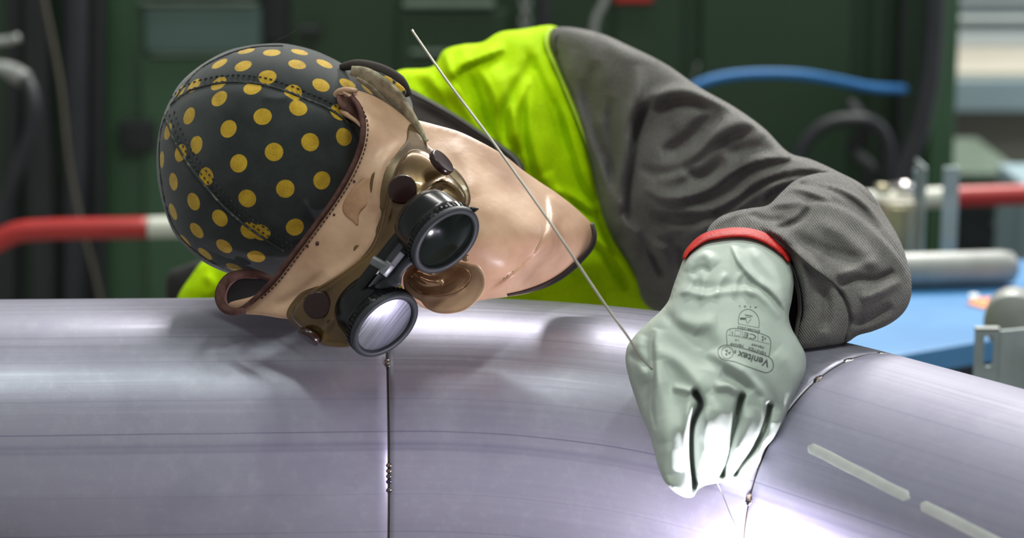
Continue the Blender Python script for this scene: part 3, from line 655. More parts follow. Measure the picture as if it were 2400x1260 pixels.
# --- hidden body: one continuous skinned figure under the clothes
def skin_body():
    J = {}; E_ = []
    def j(n, c, r, par=None):
        J[n] = (c, r)
        if par: E_.append((par, n))
    j('pelvis', W(1020, 1150, 2.42), .12); j('belly', W(1010, 950, 2.28), .12, 'pelvis'); j('chest', W(1010, 760, 2.12), .12, 'belly'); j('upchest', W(1000, 560, 1.99), .085, 'chest')
    j('neck', W(900, 430, 1.83), .042, 'upchest'); j('head0', W(800, 430, 1.705), .053, 'neck'); j('head1', W(700, 410, 1.655), .06, 'head0'); j('head2', W(560, 345, 1.645), .048, 'head1')
    j('sh_l', W(1380, 260, 1.95), .036, 'upchest'); j('el_l', W(1960, 560, 1.70), .022, 'sh_l'); j('wr_l', W(1800, 660, 1.60), .018, 'el_l')
    j('sh_r', W(620, 760, 2.0), .045, 'upchest'); j('el_r', W(640, 1350, 2.0), .035, 'sh_r'); j('wr_r', W(900, 1700, 1.90), .026, 'el_r')
    p = W(1020, 1150, 2.42)
    for sg, n in ((-1, 'a'), (1, 'b')):
        hip = p+np.array([.10*sg, .02, -.05]); knee = np.array([p[0]+.13*sg, p[1]-.05, .47]); ank = np.array([p[0]+.15*sg, p[1]+.05, .09]); toe = ank+np.array([.03*sg, -.16, -.05])
        j('hip'+n, hip, .09, 'pelvis'); j('knee'+n, knee, .062, 'hip'+n); j('ank'+n, ank, .045, 'knee'+n); j('toe'+n, toe, .038, 'ank'+n)
    names = list(J); me = bpy.data.meshes.new('body'); o0 = origin(person)
    me.from_pydata([(np.array(J[n][0])-o0).tolist() for n in names], [(names.index(a), names.index(b)) for a, b in E_], [])
    ob = bpy.data.objects.new('body', me); link(ob); ob.parent = person; ob.modifiers.new('skin', 'SKIN'); sv = me.skin_vertices[0].data
    for i, n in enumerate(names): sv[i].radius = (J[n][1],)*2; sv[i].use_root = (n == 'pelvis')
    sb = ob.modifiers.new('sub', 'SUBSURF'); sb.levels = 2; sb.render_levels = 2
    dg = bpy.context.evaluated_depsgraph_get(); m2 = bpy.data.meshes.new_from_object(ob.evaluated_get(dg)); ob.modifiers.clear(); ob.data = m2
    m2.materials.clear(); m2.materials.append(M['jacket_dark']); m2.materials.append(M['skin'])
    hc = Vector((W(640, 400, 1.65)-o0).tolist())
    for p_ in m2.polygons: p_.material_index = 1 if (p_.center-hc).length < .17 else 0; p_.use_smooth = True
    return ob
skin_body()

# --- cap
K = lambda pts: cz(pts, 1.5756, 340, 60)
cap_out = [(397, 238), (420, 198), (466, 156), (530, 120), (575, 108), (615, 103), (665, 102), (733, 117), (784, 139), (822, 160), (870, 172), (935, 200), (965, 240), (960, 330), (920, 440), (860, 540), (780, 620), (700, 662), (620, 660), (549, 645), (486, 619), (445, 588), (410, 549), (388, 500), (371, 430), (367, 370), (370, 325), (380, 280)]
cap = Relief(cap_out, [(640, 380, 1.69), (400, 300, 1.69), (640, 110, 1.69), (900, 250, 1.70), (600, 640, 1.69)], T=.24, kf=1.0, kb=.85, res=5, wob=.0007, seed=9, ridges=[
    (K([(95, 290), (150, 245), (240, 215), (330, 205), (420, 212), (500, 232), (600, 270), (690, 310), (770, 370)]), 15, -.0022), (K([(90, 320), (120, 400), (170, 490), (230, 570), (300, 650), (380, 720), (450, 770), (530, 820)]), 15, -.0022),
    (K([(560, 240), (500, 268), (430, 262)]), 9, .0015), (K([(640, 760), (560, 800), (480, 850)]), 18, .003)])
DOTS = K([(468, 99), (362, 148), (275, 140), (562, 142), (663, 140), (571, 96), (452, 188), (650, 219), (748, 215), (180, 222), (272, 215), (396, 230), (547, 245), (715, 320), (274, 269), (566, 303), (162, 333), (434, 335), (308, 381), (610, 430), (735, 410), (188, 440), (476, 466),
          (83, 390), (130, 470), (345, 508), (228, 555), (653, 571), (518, 602), (60, 495), (104, 576), (377, 638), (178, 650), (553, 743), (102, 687), (275, 711), (190, 757), (385, 757), (430, 762), (291, 815), (221, 843), (410, 853), (329, 893), (373, 92), (128, 245), (148, 797), (830, 230), (800, 340)])
D3 = np.array([W(x, y, cap(x, y)) for x, y in DOTS])
def dotattr(V, P): return {'dots': (np.linalg.norm(P[:, None]-D3[None], axis=2).min(1)-.0063)}
HEAD_FORWARD = .05
D3 = np.array([W(x, y, cap(x, y)) for x, y in DOTS])
capo = cap.make('cap', M['cap'], person, attrf=dotattr)
for pts in (K([(95, 290), (150, 245), (240, 215), (330, 205), (420, 212), (500, 232), (600, 270), (690, 310), (770, 370)]), K([(90, 320), (120, 400), (170, 490), (230, 570), (300, 650), (380, 720), (450, 770), (530, 820)])):
    up = pts[4][1] < 300
    q2 = [(x, y-9) if up else (x-8, y+5) for x, y in pts]
    w_, qq = on(cap, [(x, y+2) if up else (x-11, y+7) for x, y in pts], .0004); V, Fc = tube_pts(w_, .0009, 8); mk('seam_piping', V, Fc, M['cap_pipe'], capo)
    # two rows of stitches
    for off in (-12, 2):
        qs = catmull([(x, y+off-3) if up else (x+off*.8+9, y-off*.5-3) for x, y in pts], 7); st = []
        z_ = cap.front(qs)-.0005; Wq = W(qs[:, 0], qs[:, 1], z_)
        for i in range(0, len(Wq)-1, 2): st.append(tube_pts([Wq[i], (Wq[i]+Wq[i+1])/2-FWD*.0004, Wq[i+1]], [.0003, .0006, .0003], 6))
        V, Fc = join(*st); so = mk('stitching', V, Fc, M['cap_seam'], capo); so['kind'] = 'stuff'
w_, qq = on(cap, K([(86, 315), (62, 375), (54, 440), (55, 520), (66, 610), (84, 686), (118, 762), (172, 820), (236, 866), (320, 908)]), .0004); V, Fc = tube_pts(w_, .0008, 8); mk('seam_piping', V, Fc, M['cap_pipe'], capo)
w_, qq = on(cap, K([(100, 290), (138, 232), (204, 160), (300, 108), (370, 86), (430, 77), (510, 75)]), .0004); V, Fc = tube_pts(w_, .0008, 8); mk('seam_piping', V, Fc, M['cap_pipe'], capo)
# rolled dark back edge of the cap with a dotted inside
tube('cap_brim', [(800, 158, 1.665), (830, 152, 1.66), (870, 158, 1.655), (910, 174, 1.655), (940, 196, 1.66), (957, 222, 1.665)], [.0028, .0040, .0045, .0048, .0050, .003], M['collar'], capo, 12)
brim = Relief([(835, 160), (880, 166), (925, 188), (952, 215), (940, 232), (905, 222), (870, 190)], [(880, 190, 1.648)], T=.003, sheet=True, res=6)
BD = np.array([W(x, y, 1.645) for x, y in ((907, 190), (938, 202))])
brim.make('cap_brim_inside', M['cap'], capo, attrf=lambda V, P: {'dots': np.linalg.norm(P[:, None]-BD[None], axis=2).min(1)-.0042})
tube('loose_thread', [(640, 102, 1.69), (655, 92, 1.68), (675, 84, 1.675), (692, 72, 1.67)], .00022, M['cap_seam'], capo, 5)
# a sliver of ear below the strap
ear = Relief([(932, 230), (945, 238), (956, 262), (962, 290), (950, 300), (936, 280), (930, 250)], [(945, 265, 1.668)], T=.006, res=5, ridges=[([(943, 245), (950, 268), (952, 285)], 3, -.002)])
ear.make('ear', M['skin'], person)

# ------------------------------------------------------------------ leather face shield
shield = empty('leather_face_shield', W(560, 735, 1.63), 'tan leather face shield with dark stitched edge, worn under the welding goggles', 'face shield')
tl = TPS([(830, 225, 1.625), (850, 300, 1.606), (790, 450, 1.602), (700, 570, 1.608), (620, 670, 1.622), (560, 718, 1.632), (960, 290, 1.635), (930, 420, 1.602), (820, 620, 1.598), (700, 740, 1.612), (1010, 400, 1.61)])
band = Relief([(800, 214), (832, 211), (870, 222), (920, 250), (960, 284), (992, 322), (1010, 360), (1040, 430), (960, 560), (880, 680), (800, 780), (740, 790), (690, 752), (650, 744), (610, 738), (575, 735), (548, 727), (535, 712), (600, 690), (640, 655), (690, 590), (735, 530), (780, 470), (820, 400), (845, 340), (850, 290), (838, 250), (818, 228)],
              [(800, 400, 1.6)], T=.0022, kb=1, sheet=True, res=6, ridges=[
    ([(950, 330), (900, 380), (880, 470), (890, 520)], 16, .003), ([(860, 420), (830, 470), (815, 500)], 13, -.0025), ([(880, 500), (870, 560), (820, 620), (740, 680)], 14, .0025), ([(640, 720), (700, 690), (760, 640)], 12, -.002)])
band.z0 = lambda Q: np.minimum(tl(Q), cap.front(Q)-.0035)
bo = band.make('forehead_band', M['leather'], shield)
zb_ = lambda Q: np.minimum(tl(Q), cap.front(Q)-.0035)-.002
strip('edge_binding', zb_, [(822, 224), (840, 248), (851, 290), (846, 340), (822, 400), (782, 468), (737, 530), (692, 590), (642, 655), (604, 694), (566, 722), (540, 728)], [12, 15, 14, 13, 13, 13, 13, 13, 14, 14, 12, 8], M['binding'], shield, .0028, label='dark stitched edge')
w_, _q = on(band, [(848, 250), (862, 290), (857, 342), (833, 404), (792, 473), (747, 536), (702, 596), (652, 661), (612, 700)], .0006, 6); st = []
for i in range(0, len(w_)-1, 2): st.append(tube_pts([w_[i], w_[i+1]], .00045, 5))
V, Fc = join(*st); so = mk('stitching', V, Fc, M['binding'], bo); so['kind'] = 'stuff'
for x, y, r in ((744, 570, 5), (783, 503, 3), (722, 552, 4), (830, 425, 3), (721, 577, 3)):
    V, Fc = lathe(W(x, y, zb_([[x, y]])[0]+.0005-.0008), -FWD, [(r*.0003, 0), (r*.0003, .0002), (0, .0003)], 12); mk('scorch_mark', V, Fc, M['binding'], bo)
# peeled patches of the surface
for k, pts in enumerate(([(868, 412), (886, 418), (880, 450), (862, 478), (842, 500), (838, 528), (826, 518), (806, 500), (803, 482), (820, 450), (845, 425)], [(832, 575), (852, 574), (862, 580), (846, 592), (828, 588)])):
    pr_ = Relief(pts, [(840, 470, 1.6)], T=.0008, sheet=True, res=5); pr_.z0 = lambda Q: band.z0(Q)-.0022; pr_.make('worn_patch', M['worn'] if k == 0 else M['flange'], bo)
# rolled ends of the band
def scroll(name, cx, cy, z, rx, ry, ang, depth, mat, lab=None, a0=0, a1_=360, dirpx=(0, 0), thick=.0016):
    K_ = 40; V = []; ca, sa = math.cos(ang), math.sin(ang); rows = [(1.0, 0, 0), (1.02, .15, 0), (1.0, 1, 0), (.86, 1, 1), (.84, .1, 1), (.90, 0, 1)]
    for k in range(K_+1):
        t = math.radians(a0+(a1_-a0)*k/K_)
        for s, d, inn in rows:
            x = rx*s*math.cos(t); y = ry*s*math.sin(t); V.append(W(cx+x*ca-y*sa+dirpx[0]*d, cy+x*sa+y*ca+dirpx[1]*d, z+depth*d))
    m = len(rows); Fc = [(k*m+j, k*m+(j+1) % m, (k+1)*m+(j+1) % m, (k+1)*m+j) for k in range(K_) for j in range(m)]
    if a1_-a0 < 359: Fc += [tuple(range(m)), tuple(K_*m+j for j in range(m))]
    return mk(name, V, Fc, mat, shield, label=lab)
bin_ = Relief([(522, 700), (526, 668), (548, 650), (590, 645), (632, 650), (640, 660), (600, 700), (565, 722), (535, 722)], [(575, 688, 1.648)], T=.003, sheet=True, res=6); bin_.make('rolled_end_inside', M['near_black'], shield)
tube('rolled_end', [(640, 655, 1.632), (610, 644, 1.640), (570, 642, 1.642), (536, 652, 1.638), (518, 678, 1.630), (515, 703, 1.626), (526, 722, 1.622), (545, 730, 1.620), (575, 728, 1.618)], [.0016, .0026, .003, .0034, .0036, .0036, .0032, .0028, .002], M['binding'], shield, 12)
bl = Relief([(512, 690), (522, 662), (545, 646), (580, 640), (620, 645), (610, 652), (560, 655), (535, 680), (535, 710), (560, 726), (530, 724)], [(540, 680, 1.646)], T=.004, sheet=True, res=5); bl.make('rolled_end_lip', M['leather_dark'], shield)
ti_ = Relief([(790, 222), (812, 216), (838, 240), (852, 275), (850, 300), (836, 280), (812, 262), (794, 248)], [(815, 245, 1.640)], T=.003, sheet=True, res=5); ti_.z0 = lambda Q: np.minimum(cap.front(Q)-.003, 1.640); ti_.make('rolled_end_inside', M['leather_dark'], shield)
tube('rolled_end', [(836, 213, 1.622), (810, 211, 1.626), (792, 218, 1.632), (785, 234, 1.634), (793, 252, 1.632), (812, 268, 1.625), (835, 284, 1.615), (846, 296, 1.607)], [.0016, .0022, .0026, .0026, .0022, .0018, .0014, .001], M['leather'], shield, 12)
# cheek flap
flap = Relief([(955, 278), (985, 283), (1020, 292), (1075, 308), (1130, 334), (1185, 366), (1222, 396), (1262, 424), (1310, 456), (1360, 497), (1390, 530), (1397, 552), (1390, 580), (1365, 612), (1322, 650), (1278, 672), (1240, 686), (1190, 695), (1130, 703), (1060, 718), (1000, 724), (975, 708), (930, 650), (960, 520), (985, 400)],
              [(960, 280, 1.652), (1130, 345, 1.664), (1222, 402, 1.680), (1310, 460, 1.697), (1392, 550, 1.71), (1275, 668, 1.692), (1130, 700, 1.640), (1000, 715, 1.628), (1100, 480, 1.612), (1200, 540, 1.617), (1262, 560, 1.632), (1320, 570, 1.668), (1210, 640, 1.632), (1000, 450, 1.612), (1120, 600, 1.606), (1250, 640, 1.665)],
              T=.0022, kb=1, sheet=True, res=6, wob=.0006, seed=4, ridges=[([(1285, 455), (1292, 520), (1272, 572), (1225, 627), (1140, 690)], 11, .0065, 's'), ([(1060, 330), (1100, 400), (1110, 460)], 18, .002), ([(1320, 500), (1310, 560), (1330, 610)], 14, -.002)])
fo = flap.make('cheek_flap', M['leather'], shield)
strip('flap_edging', lambda Q: flap.front(Q)-.001, [(1388, 522), (1394, 550), (1387, 577), (1363, 607), (1320, 645), (1278, 668), (1236, 682), (1190, 692)], [8, 12, 13, 13, 12, 11, 8, 5], M['edge_black'], shield, .002, label='blackish edging at the tip')
for pts in ([(1083, 600), (1098, 596), (1095, 612), (1084, 610)],):
    pr_ = Relief(pts, [(1090, 605, 1.6)], T=.0008, sheet=True, res=5); pr_.z0 = lambda Q: flap.z0(Q)-.0022; pr_.make('worn_patch', M['flange'], fo)
# nose flap, shiny inside fold
nose = Relief([(945, 650), (960, 625), (985, 610), (1040, 600), (1075, 612), (1098, 616), (1122, 622), (1136, 645), (1137, 672), (1122, 700), (1095, 724), (1060, 734), (1025, 733), (1000, 722), (985, 705), (955, 690)],
              [(960, 650, 1.600), (1000, 640, 1.604), (1040, 640, 1.606), (1075, 645, 1.598), (1120, 640, 1.582), (1130, 670, 1.580), (1090, 715, 1.578), (1030, 720, 1.585), (990, 700, 1.592), (1050, 680, 1.594)], T=.0022, kb=1, sheet=True, res=4, wob=.0007, seed=6, ridges=[([(970, 640), (1000, 660), (1040, 664)], 7, .003), ([(990, 690), (1040, 692), (1090, 675)], 8, .003)])
nose.make('nose_flap', M['leather'], shield)
ns = Relief([(955, 655), (968, 630), (990, 618), (1040, 608), (1075, 622), (1096, 632), (1104, 650), (1086, 674), (1056, 688), (1010, 692), (975, 682)], [(1000, 640, 1.6)], T=.001, sheet=True, res=4, wob=.0007, seed=8, ridges=[([(975, 645), (1010, 655), (1050, 650)], 6, .0018), ([(1000, 680), (1050, 675), (1085, 655)], 5, .002)])
ns.z0 = lambda Q: nose.front(Q, np.full(len(Q), 50.))-.0012; ns.make('shiny_fold', M['copper'], shield)

# ------------------------------------------------------------------ goggles
gog = empty('welding_goggles', W(900, 840, 1.585), 'welding goggles with two round black lens cups in an amber-brown frame', 'goggles')
gz = lambda Q: band.z0(Q)
flange = Relief([(962, 290), (985, 315), (1008, 345), (1040, 372), (1075, 402), (1100, 445), (1100, 480), (1050, 520), (990, 560), (940, 620), (880, 700), (850, 790), (820, 806), (770, 806), (735, 792), (700, 768), (672, 742), (674, 725), (700, 690), (720, 678), (770, 662), (818, 630), (850, 592), (876, 545), (893, 495), (880, 480), (868, 450), (872, 408), (900, 385), (930, 355), (952, 330), (956, 300)],
                [(900, 500, 1.6)], T=.0010, kb=1, sheet=True, res=5, ridges=[([(948, 420), (925, 470), (905, 540), (860, 610), (800, 668), (740, 700), (695, 735)], 5, .0018)])
flange.z0 = lambda Q: gz(Q)-.0032
flange.make('frame_flange', M['flange'], gog, label='thin amber flange lying on the leather')
Gm = lambda pts: cz(pts, 2.3333, 660, 320)
body = Relief(Gm([(700, 75), (740, 68), (800, 90), (870, 150), (930, 215), (985, 275), (1010, 330), (1000, 380), (900, 420), (760, 500), (640, 620), (560, 720), (470, 830), (420, 900), (400, 1040), (420, 1120), (370, 1150), (260, 1150), (215, 1140), (160, 1090), (90, 1030), (45, 980), (60, 930), (120, 870), (250, 790), (400, 690), (480, 620), (530, 520), (560, 400), (590, 260), (640, 140)]),
              [(943, 440, 1.598), (1000, 380, 1.603), (1040, 440, 1.590), (850, 600, 1.590), (743, 714, 1.596), (780, 780, 1.588), (700, 740, 1.606), (1010, 480, 1.585)], T=.0105, kf=1, kb=.3, res=5, ridges=[(Gm([(740, 370), (810, 280), (880, 245), (960, 285), (1005, 340)]), 7, .003), (Gm([(215, 1130), (240, 1060), (290, 990)]), 7, .0025), (Gm([(640, 500), (560, 600), (480, 700), (420, 800)]), 7, .002),
    (Gm([(610, 260), (590, 380), (530, 540), (420, 680), (280, 800), (130, 900)]), 8, .002)])
body.z0 = lambda Q: tl(Q)-.0045
body.make('frame', M['brass'], gog, label='glossy amber-brown plastic frame')
def stud(x, y, z, ax, r, name='stud'):
    c = W(x, y, z); V, Fc = lathe(c, ax, [(r*.9, -.003), (r, -.002), (r, .0012), (r*.95, .0019), (r*.88, .0020), (0, .0020)], 36); return mk(name, V, Fc, M['rivet'], gog)
n_cam = -FWD
stud(943, 443, body(943, 443)-.0035, n_cam*.96+RIGHT*.25-UP*.12, .0098); stud(743, 714, body(743, 714)-.0035, n_cam*.96+RIGHT*.2-UP*.15, .0094)
stud(1035, 380, 1.588, RIGHT*.72+UP*.62+n_cam*.38, .0098); stud(724, 789, 1.594, -RIGHT*.5-UP*.78+n_cam*.3, .0082)
# lens cups
def cup(x, y, z, lens_mat, lens_label):
    n = nrm(RIGHT*.585-UP*.585-FWD*.56); c = W(x, y, z); r = .0262
    V, Fc = lathe(c, n, [(r*.82, -.030), (r*.90, -.024), (r*.93, -.012), (r*.95, -.009), (r*.99, -.008), (r*1.0, -.003), (r*.97, -.002), (r*.85, -.002), (r*.80, -.012), (0, -.013)], 64)
    cp = mk('lens_cup', V, Fc, M['black_plastic'], gog)
    V, Fc = lathe(c, n, [(r*.985, -.004), (r*1.01, -.003), (r*1.01, -.0005), (r*.985, .0008), (r*.87, .0008), (r*.84, 0), (r*.84, -.004)], 64)
    mk('lens_ring', V, Fc[:-2], M['ring'], cp, label='grey scuffed screw ring')
    V, Fc = lathe(c, n, [(r*.845, -.0035), (r*.845, -.0016), (r*.80, -.0010), (0, -.0008)], 64); mk('lens', V, Fc, lens_mat, cp, label=lens_label)
    # knurls on the screw ring
    a, u, v = frame(n); ks = []
    for k in range(48):
        t = k*2*PI/48; d = math.cos(t)*u+math.sin(t)*v; ks.append(boxv(c+d*r*.998-n*.0055, d*.0005, np.cross(n, d)*.0006, n*.0022))
    V, Fc = join(*ks); ko = mk('knurling', V, Fc, M['black_plastic'], cp, False); ko['kind'] = 'stuff'
    return c, n, r
c1_, n1_, r_ = cup(1047, 565, 1.557, M['lens_dark'], 'dark green-black welding lens')
c2_, n2_, _ = cup(904, 763, 1.578, M['lens_scratched'], 'scratched grey cover lens')
# clips, pointer, bridge
def px_box(name, x, y, z, dx, dy, hw, hl, ht, mat, bev=.0008, tilt=0):
    k = z/F; ax = nrm(RIGHT*dx-UP*dy); n = nrm(RIGHT*.5-UP*.5-FWD*.7); ay = nrm(np.cross(n, ax)); n = np.cross(ax, ay)
    V, Fc = boxv(W(x, y, z), ax*hl*k, ay*hw*k, n*ht, bev); return mk(name, V, Fc, mat, gog, True)
px_box('clip', 968, 526, 1.563, .6, -.8, 10, 15, .004, M['clip']); px_box('clip', 825, 724, 1.583, .6, -.8, 10, 15, .004, M['clip'])
tube('ring_tab', [(1104, 492, 1.558), (1112, 491, 1.557), (1121, 489, 1.556)], [.0022, .0018, .0006], M['black_plastic'], gog, 8)
px_box('bridge_bar', 893, 622, 1.575, .62, -.78, 15, 75, .005, M['black_plastic'])
px_box('bridge_slide', 930, 598, 1.566, .62, -.78, 11, 40, .003, M['ring']); px_box('bridge_slide', 866, 672, 1.574, .62, -.78, 11, 38, .003, M['clip'])
px_box('bridge_clip', 889, 618, 1.562, .80, .45, 9, 20, .003, M['clip']); px_box('bridge_clip', 906, 630, 1.560, .62, -.78, 8, 16, .003, M['clip'])
web = Relief(Gm([(590, 745), (630, 690), (685, 640), (720, 690), (690, 720), (660, 760), (650, 810), (600, 830), (540, 850), (500, 830)]), [(925, 640, 1.572)], T=.004, res=4); web.make('nose_bridge', M['ring'], gog)
# elastic strap
sz = TPS([(825, 165, 1.640), (870, 195, 1.634), (930, 250, 1.640), (985, 310, 1.632), (1020, 345, 1.612)])
strip('strap', lambda Q: np.minimum(sz(Q), cap.front(Q)-.0025), [(822, 165), (850, 172), (885, 195), (920, 228), (950, 266), (980, 308), (998, 334)], [22, 38, 46, 48, 40, 28, 18], M['strap'], gog, .0022, label='frayed beige elastic strap')
strip('strap_layer', lambda Q: np.minimum(sz(Q), cap.front(Q)-.0025)-.0022, [(835, 182), (870, 206), (900, 238), (935, 275), (972, 315)], [10, 14, 16, 15, 12], M['strap'], gog, .0018)

HEAD_FORWARD = 0.0
# ------------------------------------------------------------------ welding glove
H = lambda pts: cz(pts, 1.853, 1440, 520)
glove_out = [(1603, 604), (1592, 632), (1578, 670), (1566, 705), (1548, 728), (1515, 758), (1488, 786), (1470, 812), (1466, 845), (1474, 885), (1488, 930), (1504, 975), (1520, 1012), (1532, 1052), (1544, 1098), (1560, 1132), (1582, 1152), (1606, 1164), (1624, 1163), (1634, 1148), (1650, 1138), (1672, 1133), (1692, 1130), (1714, 1122), (1738, 1126), (1762, 1121), (1782, 1096), (1794, 1052), (1816, 1030), (1842, 985), (1858, 940), (1874, 905), (1888, 868), (1888, 832), (1872, 798), (1856, 770), (1849, 742), (1856, 702), (1861, 660), (1856, 622), (1842, 594), (1812, 568), (1780, 552), (1742, 544), (1690, 546), (1650, 556), (1622, 576)]
glove = Relief(glove_out, [(1620, 580, 1.560), (1740, 550, 1.572), (1840, 610, 1.568), (1700, 650, 1.545), (1680, 800, 1.512), (1480, 830, 1.530), (1540, 980, 1.500), (1600, 1150, 1.462), (1560, 1090, 1.468), (1655, 1125, 1.506), (1655, 1040, 1.494), (1700, 1120, 1.508), (1770, 1100, 1.508), (1860, 860, 1.525), (1680, 920, 1.490), (1780, 980, 1.500), (1730, 1060, 1.492), (1590, 1000, 1.480)],
               T=.034, kf=1, kb=.22, res=4, wob=.0006, seed=11, ridges=[
    # cuff gathers and folds
    (H([(300, 250), (350, 275), (420, 290), (500, 285), (580, 270), (640, 270)]), 16, -.0035), (H([(310, 215), (330, 170), (390, 140), (440, 190)]), 13, .004), (H([(330, 230), (380, 200), (420, 220)]), 8, -.003),
    (H([(500, 90), (545, 180), (610, 250), (680, 300), (735, 370), (748, 430)]), 8, .005, 's'), (H([(590, 100), (640, 180), (700, 250), (745, 340)]), 16, .004), (H([(290, 320), (330, 275), (350, 230)]), 8, .0022), (H([(370, 340), (385, 285), (392, 235)]), 7, .002),
    (H([(440, 330), (455, 270), (490, 220)]), 8, .002), (H([(520, 330), (530, 260), (560, 210)]), 7, .002), (H([(600, 330), (575, 280), (560, 240)]), 8, .002), (H([(260, 320), (300, 300), (400, 315), (480, 300), (600, 300), (660, 345), (720, 420)]), 10, .004),
    # thumb and its seam
    (H([(172, 470), (163, 520), (166, 600), (168, 700), (160, 790), (175, 900)]), 5, -.008), (H([(172, 460), (163, 520), (166, 600), (168, 700), (160, 800), (180, 960)]), 13, .010, 's'), (H([(120, 490), (105, 540), (120, 620), (140, 700)]), 16, .006), (H([(60, 570), (110, 600), (150, 640)]), 9, -.004), (H([(178, 560), (210, 570), (270, 600), (350, 680), (400, 740)]), 18, .005), (H([(180, 600), (200, 700), (220, 820), (230, 950), (260, 1090)]), 24, .007),
    # finger slits
    (H([(352, 742), (372, 775), (372, 805), (352, 840), (338, 880), (332, 950), (334, 1040), (345, 1130), (350, 1170)]), 7, -.030, 'e'), (H([(368, 790), (350, 850), (345, 930), (350, 1040), (350, 1100)]), 12, -.008), (H([(250, 715), (300, 725), (345, 740)]), 9, .005), (H([(325, 760), (318, 850), (315, 950), (325, 1060), (335, 1140)]), 9, .005),
    (H([(395, 800), (400, 900), (395, 1000), (375, 1090)]), 11, .005), (H([(552, 757), (540, 800), (528, 860), (512, 930), (500, 1000), (470, 1100)]), 7, -.020, 'e'), (H([(460, 760), (440, 860), (430, 960), (420, 1060)]), 26, .006), (H([(430, 715), (500, 712), (545, 745)]), 10, .005),
    (H([(672, 800), (662, 850), (640, 915), (605, 985), (560, 1045), (520, 1105)]), 6.5, -.020, 'e'), (H([(590, 800), (580, 880), (550, 960), (520, 1030)]), 18, .007), (H([(640, 760), (650, 850), (620, 950)]), 8, .004), (H([(700, 820), (700, 900), (660, 980), (620, 1050)]), 14, .005),
    # knuckle folds
    (H([(400, 560), (480, 600), (540, 640), (600, 680), (650, 740), (672, 790)]), 13, .006), (H([(560, 640), (640, 700), (690, 780), (700, 860)]), 12, -.004), (H([(460, 650), (540, 680), (600, 740)]), 14, -.004), (H([(700, 560), (760, 620), (790, 700), (760, 800)]), 22, .004), (H([(350, 480), (420, 540), (400, 640)]), 22, -.004), (H([(250, 420), (350, 440), (450, 430)]), 18, .004), (H([(200, 380), (300, 470), (380, 520)]), 14, -.003)])
go = glove.make('welding_glove', M['glove'], person)
strip('red_hem', lambda Q: glove.front(np.asarray(Q)+[(0, 8)])-.0006, [(1602, 606), (1610, 590), (1628, 572), (1652, 556), (1690, 547), (1740, 544), (1780, 552), (1812, 568), (1840, 592), (1852, 612)], [8, 14, 19, 22, 23, 23, 23, 23, 21, 12], M['red_hem'], go, .0022, label='red bound hem')
w_, _q = on(glove, H([(177, 470), (170, 520), (171, 570), (172, 640), (173, 700), (165, 790), (180, 900)]), -.003, 5); V, Fc = tube_pts(w_, .0006, 6); mk('thumb_seam', V, Fc, M['glove_seam'], go)
# print on the back of the glove
V2 = lambda pts: cz(pts, 5.25, 1640, 680)
ink_parts = []
def ink_line(pts, w, closed=False, sm=True):
    pts = V2(pts); q = catmull(pts, 3, closed) if sm else np.array([p[:2] for p in pts])
    if not sm:
        qq = []
        for a, b in zip(q[:-1], q[1:]): k = max(1, int(np.linalg.norm(b-a)/3)); qq += [a+(b-a)*i/k for i in range(k)]
        q = np.array(qq+[q[-1]])
    if closed: q = np.vstack([q, q[:1]])
    t = np.gradient(q, axis=0); t /= np.linalg.norm(t, axis=1)[:, None]+1e-9; nn = np.c_[-t[:, 1], t[:, 0]]; L = []
    for s in (1, -1): p = q+nn*s*w/2; L.append(W(p[:, 0], p[:, 1], glove.front(p)-.00025))
    n = len(q); ink_parts.append((np.concatenate(L), [(i, i+1, n+i+1, n+i) for i in range(n-1)]))
def ink_text(s, a, b, h, bold=0.0, fit=True):
    """a = baseline start, b = baseline end (crop px of the 5.25x view), h = cap height in crop px; reads from a to b"""
    cu = bpy.data.curves.new('t', 'FONT'); cu.body = s; cu.size = 1; cu.offset = bold; cu.resolution_u = 3
    o = bpy.data.objects.new('t', cu); link(o); dg = bpy.context.evaluated_depsgraph_get(); me = bpy.data.meshes.new_from_object(o.evaluated_get(dg))
    bm = bmesh.new(); bm.from_mesh(me); bmesh.ops.triangulate(bm, faces=bm.faces); bm.verts.index_update(); v = np.array([x.co[:2] for x in bm.verts]); Fc = [tuple(x.index for x in f.verts) for f in bm.faces]; bm.free()
    bpy.data.objects.remove(o); bpy.data.curves.remove(cu); bpy.data.meshes.remove(me)
    a = np.array(a, float); b = np.array(b, float); L = np.linalg.norm(b-a); e1 = (b-a)/L; e2 = np.array([e1[1], -e1[0]]); cap_h = .70
    x = (v[:, 0]-v[:, 0].min())/(v[:, 0].max()-v[:, 0].min())*L; y = v[:, 1]/cap_h*h; p = a+x[:, None]*e1+y[:, None]*e2
    p = np.array([640*0+1640, 680])+p/5.25; ink_parts.append((W(p[:, 0], p[:, 1], glove.front(p)-.00028), Fc))
ink_line([(330, 672), (270, 685), (232, 720), (226, 770), (250, 820), (300, 852), (370, 865), (440, 880), (530, 915), (640, 955), (760, 998), (820, 1012), (870, 995), (902, 955), (905, 900), (885, 850), (850, 818), (760, 785), (640, 745), (520, 708), (420, 685)], 1.6, True)
ink_line([(338, 668), (332, 600), (330, 520), (350, 485), (400, 468), (480, 470), (600, 492), (720, 522), (800, 548), (850, 575), (872, 620), (872, 700), (862, 760), (850, 815)], 1.3)
ink_line([(478, 410), (476, 350), (495, 285), (540, 245), (595, 230), (660, 255), (710, 310), (732, 380), (728, 460)], 1.1); ink_line([(478, 410), (728, 460)], .8, sm=False)
circ = [(340+72*math.cos(t), 765+74*math.sin(t)) for t in np.linspace(0, 2*PI, 25)[:-1]]; ink_line(circ, 1.2, True)
ink_text('Venitex', (868, 862), (478, 742), 88, .022); ink_text('®', (455, 738), (425, 730), 40, .01)
